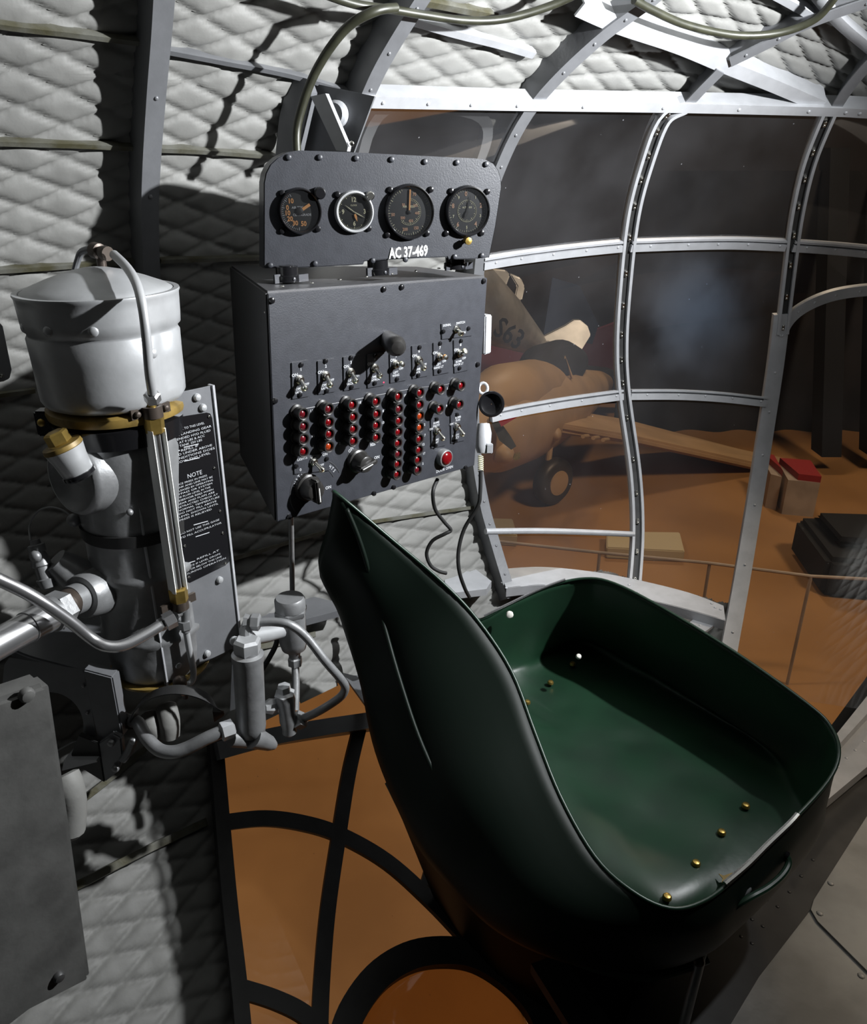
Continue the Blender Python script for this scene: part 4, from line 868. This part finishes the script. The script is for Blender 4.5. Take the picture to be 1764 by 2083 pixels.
build('hex_collar', MB().lathe(Vector((a.x, a.y, b.z)), Z, [(0, .022), (.004, .025), (.010, .025), (.012, .021)], 6), 'silver2', rvv)
build('cap', MB().lathe(Vector((a.x, a.y, b.z+.010)), Z, [(0, .020), (.001, .0225), (.016, .0225), (.020, .020), (.020, .0005)], 32), 'silver2', rvv)
build('stem_nut', MB().lathe(Vector((a.x, a.y, a.z-.016)), -Z, [(0, .008), (.002, .011), (.014, .011), (.015, .007)], 6), 'silver2', rvv)
build('stem_tube', MB().tube([Vector((a.x, a.y, a.z-.03)), P(602, 1390, 1.19), P(601, 1445, 1.18)], .0058, 12), 'silver2', rvv)
lp = thing('loop_tube', P(640, 1460, 1.16), 'grey tube bent in a wide open loop to the right of the filter canister', 'tube')
build('tube', MB().tube(smooth_pts([P(514, 1267, 1.08), P(555, 1265, 1.08), P(592, 1272, 1.08), P(625, 1298, 1.09), P(662, 1345, 1.10), P(696, 1385, 1.12), P(702, 1402, 1.13), P(690, 1420, 1.14), P(650, 1446, 1.15), P(615, 1462, 1.16)], 6), .0062, 16), 'silver2', lp)
build('elbow_nut', MB().lathe(P(530, 1266, 1.08), P(500, 1264, 1.08)-P(530, 1266, 1.08), [(0, .009), (.002, .012), (.012, .012), (.014, .009), (.022, .011)], 6).tube([P(507, 1266, 1.08), P(500, 1280, 1.08), P(500, 1298, 1.08)], .009, 10), 'silver2', lp)
build('lower_nut', MB().lathe(P(618, 1460, 1.16), P(596, 1472, 1.165)-P(618, 1460, 1.16), [(0, .009), (.002, .0135), (.014, .0135), (.016, .010)], 6), 'silver2', lp)
cv = thing('check_valve', P(585, 1480, 1.16), 'small grey check valve with hex plug at the lower end of the loop tube', 'valve')
a, b = P(588, 1480, 1.16), P(578, 1402, 1.13); d = b-a
build('body', MB().lathe(a, d, [(-.012, .007), (-.008, .011), (0, .010), (.012, .0125), (.03, .012), (d.length*.75, .0145), (d.length*.9, .013)], 20), 'silver2', cv, 50)
build('plug', MB().lathe(b-d.normalized()*.01, d, [(0, .0145), (.003, .0155), (.006, .010), (.016, .0095), (.017, .0005)], 6), 'silver', cv)
build('side_port', MB().lathe(P(582, 1430, 1.15), P(538, 1440, 1.13)-P(582, 1430, 1.15), [(0, .011), (.012, .0125), (.016, .010), (.024, .012), (.034, .008)], 8), 'silver', cv)
pipe('cable', [P(566, 1280, 1.2), P(562, 1310, 1.2), P(548, 1338, 1.2), P(532, 1365, 1.2)], .004, 'rubber', 'short black cable passing behind the filter canister inlet', 'cable')

# ------------------------------------------------------------ grey cabinet at the lower left, access plate at the left edge
cbt = thing('equipment_cabinet', P(60, 1990, .62), 'plain grey metal cabinet cover filling the lower left corner', 'cabinet')
k1 = Vector((.65, .76, 0)).normalized(); kn = Vector((k1.y, -k1.x, 0)); k0 = P(98, 1392, .70)
def K_(px, py, off=0.): return Ppl(px, py, k0+kn*off, kn)
build('cover', MB().prism([K_(-160, 1480), K_(80, 1396), K_(98, 1390), K_(104, 1402), K_(140, 1650), K_(186, 1985), K_(180, 1998), K_(60, 2060), K_(-120, 2200)], -kn*.03), 'cabinet', cbt, 40, .005)
screw(K_(52, 1412, .0), kn, .007, cbt, 'cabinet'); screw(K_(118, 1985, .0), kn, .006, cbt, 'channel')
tag(build('duct_roll', MB().tube(smooth_pts([P(130, 1575, .98), P(140, 1600, .98), P(146, 1640, .99), P(142, 1700, 1.0)], 4), [.012]+[.018]*11+[.012], 14), 'quilt'), 'pale padded roll between the cabinet cover and the dark lower wall', 'padding')
ap = thing('access_plate', H(-10, 720), 'grey rounded access plate at the left edge beside the reservoir', 'plate')
nn_ = -N
def AP(px, py): return Ppl(px, py, H(10, 700, -.04), nn_)
build('plate', MB().prism([AP(-80, 640), AP(-4, 652), AP(6, 664), AP(24, 752), AP(20, 770), AP(8, 776), AP(-80, 790)], -nn_*.003), 'rib', ap, 40, .001)
screw(AP(2, 764), nn_, .003, ap, 'chrome')

# ------------------------------------------------------------ green bucket seat
seat = thing('bucket_seat', Vector((.22, .95, -1.0)), 'dark green enamelled metal bucket seat with brass bolts, in the foreground', 'seat')
rim = [(680, 1000, 1.10), (800, 1100, 1.12), (900, 1185, 1.12), (972, 1262, 1.11), (1040, 1365, 1.08), (1088, 1490, 1.03), (1140, 1620, .98), (1210, 1742, .93), (1285, 1812, .90), (1360, 1847, .89), (1425, 1836, .895),
       (1490, 1790, .91), (1600, 1682, .95), (1684, 1590, 1.0), (1707, 1530, 1.03), (1690, 1478, 1.07), (1640, 1430, 1.10), (1500, 1330, 1.18), (1350, 1238, 1.27), (1250, 1187, 1.33), (1190, 1177, 1.36), (1120, 1192, 1.37), (1040, 1227, 1.37), (965, 1262, 1.37),
       (880, 1225, 1.37), (790, 1135, 1.31), (722, 1045, 1.19)]
l1 = [(667, 1080, 1.13), (730, 1180, 1.13), (790, 1290, 1.14), (840, 1390, 1.11), (885, 1500, 1.07), (935, 1620, 1.01), (1000, 1730, .97), (1080, 1835, .93), (1200, 1895, .905), (1350, 1905, .90), (1440, 1890, .905), (1500, 1850, .92), (1605, 1740, .96), (1680, 1640, 1.02)]
l2 = [(672, 1170, 1.18), (700, 1270, 1.23), (738, 1400, 1.20), (765, 1525, 1.17), (800, 1620, 1.13), (850, 1715, 1.09), (925, 1805, 1.05), (1020, 1890, 1.01), (1160, 1950, .98), (1320, 1965, .96), (1420, 1940, .96), (1490, 1890, .97), (1590, 1790, 1.01), (1660, 1690, 1.06)]
FLZ = -.845
n0 = len(rim); R0 = [P(*q) for q in rim]
# pan floor outline (plan) for each station
flo = [(1060, 1440), (1062, 1450), (1064, 1465), (1068, 1480), (1085, 1520), (1110, 1580), (1150, 1650), (1200, 1725), (1270, 1785), (1345, 1832), (1405, 1815), (1455, 1760), (1520, 1680), (1560, 1620), (1580, 1570), (1560, 1530), (1510, 1490), (1400, 1425), (1290, 1360), (1220, 1320), (1175, 1308), (1130, 1330), (1095, 1360), (1070, 1390), (1062, 1405), (1060, 1415), (1060, 1430)]
Fl = [Pz(x, y, FLZ) for x, y in flo]
def ring_at(i):
    r = R0[i]; f = Fl[i]
    if i < len(l1): return P(*l1[i]), P(*l2[i])
    out = (r-f); out.z = 0
    if i >= 24:
        return r.lerp(f, .3)-out*.02+Vector((0, 0, -.03)), r.lerp(f, .7)+out*.02+Vector((0, 0, -.03))
    return r.lerp(f, .36)+out*.20+Vector((0, 0, -.012)), r.lerp(f, .72)+out*.20+Vector((0, 0, -.016))
M1 = [ring_at(i)[0] for i in range(n0)]; M2 = [ring_at(i)[1] for i in range(n0)]
def dense(loop, k=5):
    m = len(loop); out = []
    for i in range(m):
        p0, p1, p2, p3 = loop[i-1], loop[i], loop[(i+1) % m], loop[(i+2) % m]
        for j in range(k):
            t = j/k; out.append(.5*((2*p1)+(-p0+p2)*t+(2*p0-5*p1+4*p2-p3)*t*t+(-p0+3*p1-3*p2+p3)*t**3))
    return out
cen = sum(Fl, Vector())/n0; cen.z = FLZ-.004
loops = [R0, M1, M2, Fl, [f.lerp(cen, .45) for f in Fl], [f.lerp(cen, .85) for f in Fl]]
D = [dense(l) for l in loops]; nd = len(D[0])
# interpolate down each column
cols_ = []
for k in range(nd):
    col = [D[j][k] for j in range(len(D))]+[cen]
    tg = []
    for i in range(len(col)):
        if i in (0, len(col)-1): tg.append((col[1]-col[0]) if i == 0 else (col[-1]-col[-2])); continue
        a_, b_ = col[i]-col[i-1], col[i+1]-col[i]; la, lb = a_.length, b_.length
        dd_ = (a_/max(la, 1e-6)+b_/max(lb, 1e-6)); tg.append(dd_.normalized()*min(la, lb) if dd_.length > 1e-6 else dd_)
    oc = []
    for i in range(len(col)-1):
        for j in range(6):
            t = j/6; oc.append(col[i]*(2*t**3-3*t*t+1)+tg[i]*(t**3-2*t*t+t)+col[i+1]*(-2*t**3+3*t*t)+tg[i+1]*(t**3-t*t))
    oc.append(col[-1]); cols_.append(oc)
nr = len(cols_[0])-1
vs = [cols_[k][r] for r in range(nr) for k in range(nd)]+[cen]
dents = [Pz(1132, 1440, FLZ), Pz(1118, 1465, FLZ), Pz(1165, 1432, FLZ), Pz(1300, 1650, FLZ), Pz(1340, 1690, FLZ), Pz(1280, 1500, FLZ)]
for i, v in enumerate(vs):
    if i//nd > 14:
        for q in dents:
            r2 = (v.x-q.x)**2+(v.y-q.y)**2; v = v+Vector((0, 0, -.0016*math.exp(-r2/.0004)))
        v = v+Vector((0, 0, noise.noise(v*16)*.003)); vs[i] = v
fs = [(r*nd+k, r*nd+(k+1) % nd, (r+1)*nd+(k+1) % nd, (r+1)*nd+k) for r in range(nr-1) for k in range(nd)]
fs += [((nr-1)*nd+k, (nr-1)*nd+(k+1) % nd, nr*nd) for k in range(nd)]
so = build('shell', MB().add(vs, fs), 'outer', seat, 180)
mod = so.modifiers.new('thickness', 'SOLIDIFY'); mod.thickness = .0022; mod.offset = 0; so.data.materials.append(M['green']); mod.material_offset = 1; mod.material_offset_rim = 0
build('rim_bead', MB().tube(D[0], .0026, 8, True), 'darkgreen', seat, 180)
# pressed stiffening creases on the near flank
for cr in ([0, .55], [.0, .75]):
    pass
crease = [(705, 1035, 1.105), (735, 1110, 1.12), (775, 1250, 1.15), (815, 1390, 1.12), (860, 1520, 1.08), (925, 1650, 1.03), (1010, 1770, .98)]
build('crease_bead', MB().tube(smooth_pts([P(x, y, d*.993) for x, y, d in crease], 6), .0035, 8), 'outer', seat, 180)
# bare metal edge strip on the front and worn edge at the far side
build('edge_strip', MB().tube([a+Vector((0, 0, .002)) for a in smooth_pts([P(1474, 1801, .905), P(1520, 1762, .92), P(1560, 1722, .935), P(1606, 1678, .952), P(1622, 1660, .96)], 5)], .0038, 8), 'chrome', seat, label='bare bright metal edge strip on the seat rim')
build('worn_edge', MB().tube([a+Vector((0, 0, .0012)) for a in smooth_pts([P(985, 1254, 1.365), P(1040, 1227, 1.367), P(1100, 1199, 1.368), P(1150, 1180, 1.365)], 5)], .0022, 8), 'alu', seat, label='bare worn metal edge of the far rim')
build('torn_tape', MB().prism([Pz(1462, 1778, FLZ+.006), Pz(1472, 1782, FLZ+.006), Pz(1490, 1776, FLZ+.008), Pz(1482, 1796, FLZ+.006), Pz(1468, 1796, FLZ+.006), Pz(1470, 1788, FLZ+.006)], Vector((0, 0, .001))), 'gold', seat)
for x, y in [(1175, 1337)]: pass
for x, y, m in [(1165, 1352, 'brass'), (1120, 1390, 'brass'), (1073, 1430, 'brass'), (1517, 1641, 'brass'), (1468, 1695, 'brass'), (1416, 1758, 'brass'), (1357, 1827, 'brass')]:
    screw(Pz(x, y, FLZ+.004), Z, .0058 if y > 1600 else .0055, seat, m, 'bolt')
screw(P(1037, 1250, 1.352), Vector((-.1, -1, .35)), .0065, seat, 'cloth', 'bolt'); screw(P(1177, 1336, 1.33), Vector((0, -.6, 1)), .0048, seat, 'cloth', 'bolt')
# adjuster handle at the side and support frame under the seat
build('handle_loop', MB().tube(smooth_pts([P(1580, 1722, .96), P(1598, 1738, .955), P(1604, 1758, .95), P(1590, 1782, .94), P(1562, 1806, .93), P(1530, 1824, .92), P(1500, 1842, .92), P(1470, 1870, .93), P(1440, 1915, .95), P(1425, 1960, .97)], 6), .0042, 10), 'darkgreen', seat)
build('handle_grip', MB().tube([P(1574, 1716, .96), P(1600, 1742, .955)], .006, 12), 'gloss_black', seat)
build('adjuster_bar', MB().tube(smooth_pts([P(1522, 1800, .93), P(1518, 1810, .925), P(1498, 1828, .925), P(1460, 1860, .93)], 4), .0048, 10), 'silver2', seat)
build('lever_rod', MB().tube([P(1425, 1952, .97), P(1410, 2010, .98), P(1385, 2110, 1.0)], .0062, 12), 'silver2', seat); screw(P(1421, 1953, .955), Vector((0, -1, .3)), .007, seat, 'oxide', 'pivot')
build('lever_arm', MB().tube([P(1395, 1900, .96), P(1418, 1930, .965)], .005, 10), 'silver2', seat)
pd = [(760, 1480, 1.26), (830, 1640, 1.22), (950, 1800, 1.16), (1110, 1905, 1.10), (1300, 1930, 1.05), (1460, 1880, 1.05), (1610, 1720, 1.12), (1560, 1600, 1.25), (1300, 1450, 1.40), (1050, 1400, 1.42), (900, 1400, 1.38)]
top = [Vector((P(*q).x, P(*q).y, -.875)) for q in pd]; c_ = sum(top, Vector())/len(top)
bot = [c_.lerp(t, .62) for t in top]
for b_ in bot: b_.z = -1.24
k = len(top)
build('pedestal', MB().add(top+bot, [tuple(range(k))]+[tuple(range(k, 2*k))[::-1]]+[(i, (i+1) % k, (i+1) % k+k, i+k) for i in range(k)]), 'pedestal', seat, 50)
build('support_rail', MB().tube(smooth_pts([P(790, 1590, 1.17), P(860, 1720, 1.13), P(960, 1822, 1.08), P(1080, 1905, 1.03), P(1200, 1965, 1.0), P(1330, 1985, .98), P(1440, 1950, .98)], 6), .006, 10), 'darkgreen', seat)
build('floor_track', MB().prism([Pz(1080, 1960, -1.08), Pz(1140, 1940, -1.08), Pz(1260, 2100, -1.08), Pz(1180, 2120, -1.08)], Vector((0, 0, -.02))), 'channel', seat)

# ------------------------------------------------------------ outside: hangar hall
GZf = -3.5
struct('floor.001', MB().prism([Vector((-25, -6, GZf)), Vector((30, -6, GZf)), Vector((30, 30, GZf)), Vector((-25, 30, GZf))], Vector((0, 0, -.1))), 'concrete')
struct('wall_far', MB().prism([Vector((-25, 13.5, GZf)), Vector((30, 13.5, GZf)), Vector((30, 13.5, 9)), Vector((-25, 13.5, 9))], Vector((0, .2, 0))), 'hwall')
struct('wall_side', MB().prism([Vector((22, -6, GZf)), Vector((22, 26, GZf)), Vector((22, 26, 9)), Vector((22, -6, 9))], Vector((.2, 0, 0))), 'hwall')
struct('ceiling.001', MB().prism([Vector((-25, -6, 9)), Vector((30, -6, 9)), Vector((30, 30, 9)), Vector((-25, 30, 9))], Vector((0, 0, .2))), 'hdark')
mb = MB()
for y0, y1 in [(345, 362), (388, 400), (268, 276)]:
    mb.prism([P(1020, y0, 13.4), P(1300, y0+18, 13.4), P(1790, y0-18, 13.4), P(1790, y1-18, 13.4), P(1300, y1+18, 13.4), P(1020, y1, 13.4)], Vector((0, .3, 0)))
for x in (1135, 1455, 1532): mb.prism([P(x, 235, 13.6), P(x+16, 235, 13.6), P(x+10, 800, 13.6), P(x-6, 800, 13.6)], Vector((0, .3, 0)))
struct('trim_90', mb, 'tan')
tag(build('banner', MB().prism([P(1124, 565, 11.9), P(1180, 582, 11.9), P(1218, 660, 11.9), P(1205, 700, 11.9), P(1106, 680, 11.9)], Vector((0, .05, 0))), 'hblue'), 'dark blue hanging cloth in the hangar behind the silver tail', 'banner')
tag(build('display_wall', MB().prism([P(960, 690, 12.4), P(1100, 700, 12.4), P(1222, 668, 12.4), P(1270, 650, 12.4), P(1270, 800, 12.4), P(960, 800, 12.4)], Vector((0, .1, 0))), 'hred'), 'dark red display wall in the hangar behind the silver tail', 'display wall')
# silver aircraft
sa = thing('silver_aircraft', Vector((2., 14.5, GZf)), 'polished silver aircraft tail with dark numbers, far off in the hangar behind the tan fighter', 'aircraft')
f0, f1 = P(930, 590, 10.2), P(1108, 712, 11.4)
d = f1-f0; build('fuselage', MB().lathe(f0, d, [(-2, .7), (0, .52), (d.length*.5, .36), (d.length*.85, .19), (d.length, .10), (d.length+.15, .04)], 32), 'polish', sa, 60)
e_ = Vector((0, .12, 0))
build('tailplane', MB().prism([P(1098, 690, 11.2), P(1150, 664, 11.2), P(1168, 652, 11.2), P(1182, 652, 11.2), P(1196, 664, 11.2), P(1202, 682, 11.2), P(1176, 724, 11.2), P(1160, 722, 11.2), P(1112, 708, 11.2)], e_), 'polish', sa, 30, .01)
build('lower_fin', MB().prism([P(1098, 700, 11.2), P(1114, 692, 11.2), P(1150, 706, 11.2), P(1178, 722, 11.2), P(1170, 724, 11.2), P(1104, 712, 11.2)], -e_), 'polish', sa, 30, .01)
lt = MB(); xd = d.normalized(); tmesh(lt, 'S63', .36, P(1036, 681, 10.2), xd, Vector((.45, 0, .9)), 1, .02); build('lettering', lt, 'darkmetal', sa, 0)
s2 = thing('silver_wingtip', P(1010, 600, 19.0), 'shiny silver wing tips high behind the switch box, left of the blue cloth', 'aircraft')
build('wing', MB().prism([P(988, 545, 12.4), P(1030, 550, 12.4), P(1038, 560, 12.4), P(1020, 608, 12.4), P(998, 604, 12.4)], Vector((0, .15, 0))), 'polish', s2, 30, .02)
build('wing_tip', MB().prism([P(1036, 556, 12.4), P(1060, 566, 12.4), P(1068, 584, 12.4), P(1062, 612, 12.4), P(1045, 612, 12.4), P(1052, 582, 12.4)], Vector((0, .15, 0))), 'polish', s2, 30, .02)
# tan fighter
tf = thing('tan_fighter', Pz(1125, 1030, GZf), 'desert tan propeller fighter aircraft parked outside the nose windows', 'aircraft')
fa, fb = P(950, 890, 7.4), P(1215, 785, 11.5); d = fb-fa; L_ = d.length
build('fuselage', MB().lathe(fa, d, [(-.35, .02), (-.3, .12), (-.1, .24), (.05, .33), (.6, .46), (L_*.3, .50), (L_*.55, .46), (L_*.8, .32), (L_, .22), (L_+.4, .14)], 36), 'tan', tf, 60)
build('engine_bulge', MB().lathe(P(985, 825, 7.6), d, [(-.2, .05), (0, .26), (.5, .36), (1.4, .34), (2.4, .2)], 28), 'tan', tf, 60)
build('canopy', MB().lathe(P(1108, 752, 9.3), d, [(-.7, .02), (-.5, .15), (-.1, .30), (.6, .32), (1.2, .2), (1.6, .02)], 24), 'hwall', tf, 60)
cf = MB()
for x, y in [(1090, 728), (1120, 722), (1150, 726)]: cf.tube([P(x-26, 778, 9.1), P(x, y, 9.1), P(x+14, 770, 9.1)], .02, 6)
build('canopy_frame', cf, 'tan', tf)
wp = [P(1010, 868, 8.2), P(1080, 866, 8.3), P(1270, 900, 8.9), P(1420, 932, 9.3), P(1530, 956, 9.6), P(1632, 957, 9.9), P(1600, 944, 10.4), P(1500, 928, 10.6), P(1270, 866, 10.2), P(1100, 840, 9.6)]
build('wing', MB().prism(wp, Vector((0, 0, .10))), 'tan', tf, 40, .03)
gun = MB()
for x, y in [(1192, 888), (1213, 891), (1233, 895)]: gun.tube([P(x-6, y, 8.2), P(x+4, y-1, 8.6)], .022, 8)
build('guns', gun, 'tan', tf)
build('wheel_fairing', MB().ball(P(1124, 880, 8.4), .085, Vector((.3, -1, 0)), 1.6, 16), 'tan', tf)
build('gear_strut', MB().tube([P(1119, 908, 8.6), P(1114, 950, 8.6)], .035, 10), 'tan', tf)
wc = P(1125, 978, 8.7); wd = Vector((.62, -.78, 0)).normalized()
o = build('wheel', MB().lathe(wc-wd*.09, wd, [(0, .13), (0, .22), (.04, .265), (.14, .265), (.18, .22), (.18, .15)], 32), 'oxide', tf, 50); build('hub', MB().lathe(wc+wd*.05, wd, [(0, .15), (.05, .14), (.06, .02)], 28), 'tan', o)
b0 = P(990, 850, 7.2); b1 = P(1046, 912, 7.1); build('propeller_blade', MB().prism([P(996, 850, 7.2), P(1012, 850, 7.2), P(1040, 890, 7.1), P(1050, 908, 7.1), P(1040, 915, 7.1), P(1016, 896, 7.1)], Vector((0, .03, 0))), 'darkmetal', tf)
build('blade_tip', MB().prism([P(1046, 925, 7.05), P(1058, 920, 7.05), P(1059, 932, 7.05), P(1050, 937, 7.05), P(1044, 934, 7.05)], Vector((0, .03, 0))), 'brass', tf)
build('chin_intake', MB().ball(P(1020, 922, 7.4), .105, Vector((.6, -.8, 0)), 1.4, 18), 'tan', tf); build('red_mark', MB().prism([P(1012, 852, 7.05), P(1052, 849, 7.05), P(1020, 868, 7.05)], Vector((0, .01, 0))), mat('red_mark', (.4, .02, .03), .5), tf)
# white-star wing of a further aircraft
st = MB(); cpos = P(1153, 747, 11.7); pts = []
for i in range(10): r_ = .085 if i % 2 == 0 else .035; t = math.radians(90+36*i); pts.append(cpos+Vector((math.cos(t)*r_, 0, math.sin(t)*r_)))
fz = thing('grey_aircraft', P(1160, 760, 10.5), 'grey far aircraft with a white star, between the red display wall and the tan fighter', 'aircraft')
build('fuselage', MB().lathe(P(1125, 752, 11.9), P(1330, 790, 12.0)-P(1125, 752, 11.9), [(0, .03), (.2, .14), (.8, .18), (1.3, .1), (1.5, .03)], 20), 'hwall', fz, 60)
build('star', st.prism(pts, Vector((0, .01, 0))), 'offwhite', fz)
build('bar', MB().prism([P(1168, 746, 11.7), P(1185, 748, 11.7), P(1185, 757, 11.7), P(1168, 756, 11.7)], Vector((0, .01, 0))), 'offwhite', fz)
# rail, platforms, crates
def onfloor(px, py): return Pz(px, py, GZf)
rl = thing('barrier_rail', onfloor(1435, 1250), 'thin brown visitor barrier rail standing on the orange hangar floor', 'barrier')
RH = .9
def rtop(px, py): return Pz(px, py, GZf+RH)
build('rail', MB().tube([rtop(900, 1094), rtop(1020, 1102), rtop(1220, 1124), rtop(1440, 1145), rtop(1650, 1172), rtop(1800, 1180)], .012, 8), 'crate', rl)
for x, y in [(1220, 1124), (1444, 1145), (1650, 1172)]:
    t = rtop(x, y); build('post', MB().tube([t, Vector((t.x, t.y, GZf))], .012, 8), 'crate', rl)
for i, (x0, x1, y0, y1, lab) in enumerate([(960, 1052, 1060, 1104, 'cream low display platform on the orange floor at the left of the window'), (1232, 1390, 1088, 1136, 'cream low display platform on the orange floor beside the middle post')]):
    a, b, c__, d_ = onfloor(x0, y1), onfloor(x1, y1+8), onfloor(x1-10, y0+16), onfloor(x0, y0+14)
    tag(build('display_platform', MB().prism([v+Vector((0, 0, .12)) for v in (a, b, c__, d_)], Vector((0, 0, -.12))), 'cream', None, 30, .01), lab, 'platform')
for i, (x0, x1, y0, y1, lab) in enumerate([(1556, 1578, 962, 1032, 'narrow pale crate with red lid, left of a wider one, beyond the right pane'), (1590, 1654, 974, 1046, 'wide pale crate with red lid beyond the right pane')]):
    a = onfloor(x0, y1); b = onfloor(x1, y1+6); dep = Vector((.1, .5, 0)); h = (a.length)*(y1-y0)/FOC*.95
    c4 = thing('crate', (a+b)/2, lab, 'crate'); build('body', MB().prism([a, b, b+dep, a+dep], Vector((0, 0, h))), 'crate', c4)
    build('lid', MB().prism([a+Vector((.1, 0, h)), b+Vector((0, 0, h)), b+dep+Vector((0, 0, h)), a+dep+Vector((0, 0, h))], Vector((0, 0, .07))), mat('crate_red', (.3, .02, .02), .5), c4)
dk = thing('ground_vehicle', onfloor(1800, 1230), 'large dark vehicle body standing on the hangar floor at the right edge', 'vehicle')
a, b = onfloor(1668, 1215), onfloor(1900, 1235)
build('body', MB().prism([a, b, b+Vector((.3, 1.0, 0)), a+Vector((.1, .9, 0))], Vector((0, 0, .38))), 'hdark', dk, 30, .05)
build('hood', MB().prism([a+Vector((.15, .2, .38)), b+Vector((0, .2, .38)), b+Vector((.2, .9, .38)), a+Vector((.2, .8, .38))], Vector((0, 0, .10))), 'hdark', dk, 30, .06)
pl_ = onfloor(1745, 1080)
for x in (1690, 1790):
    tag(build('column', MB().prism([P(x, 300, 9.6), P(x+40, 300, 9.6), P(x+22, 930, 9.6), P(x-18, 930, 9.6)], Vector((0, .3, 0))), 'hdark'), 'dark column %s in the hangar beyond the right pane' % ('nearer the window post' if x == 1690 else 'at the right edge'), 'column')
M['backdrop'] = mat('backdrop', (.030, .028, .027), .85, 0, .2, .4, 1.5)
mb = MB(); xs = np.linspace(2.55, 11, 90)  # added dark sheet; hides lit floor where the hall should lie in shade
fr_ = [Vector((x, 10.7+.06*math.sin(x*9)+.0*x, 0)) for x in xs]
vs = [Vector((p.x, p.y, GZf)) for p in fr_]+[Vector((p.x, p.y, -.1)) for p in fr_]; k = len(fr_)
vs += [v+Vector((0, .04, 0)) for v in vs]
mb.add(vs, [(i, i+1, i+1+k, i+k) for i in range(k-1)]+[(i+2*k, i+1+2*k, i+1+3*k, i+3*k) for i in range(k-1)]+[(i+k, i+1+k, i+1+3*k, i+3*k) for i in range(k-1)])
tag(build('backdrop', mb, 'backdrop'), 'long dark pleated drape added to darken the hall behind the tip of the tan wing', 'backdrop')
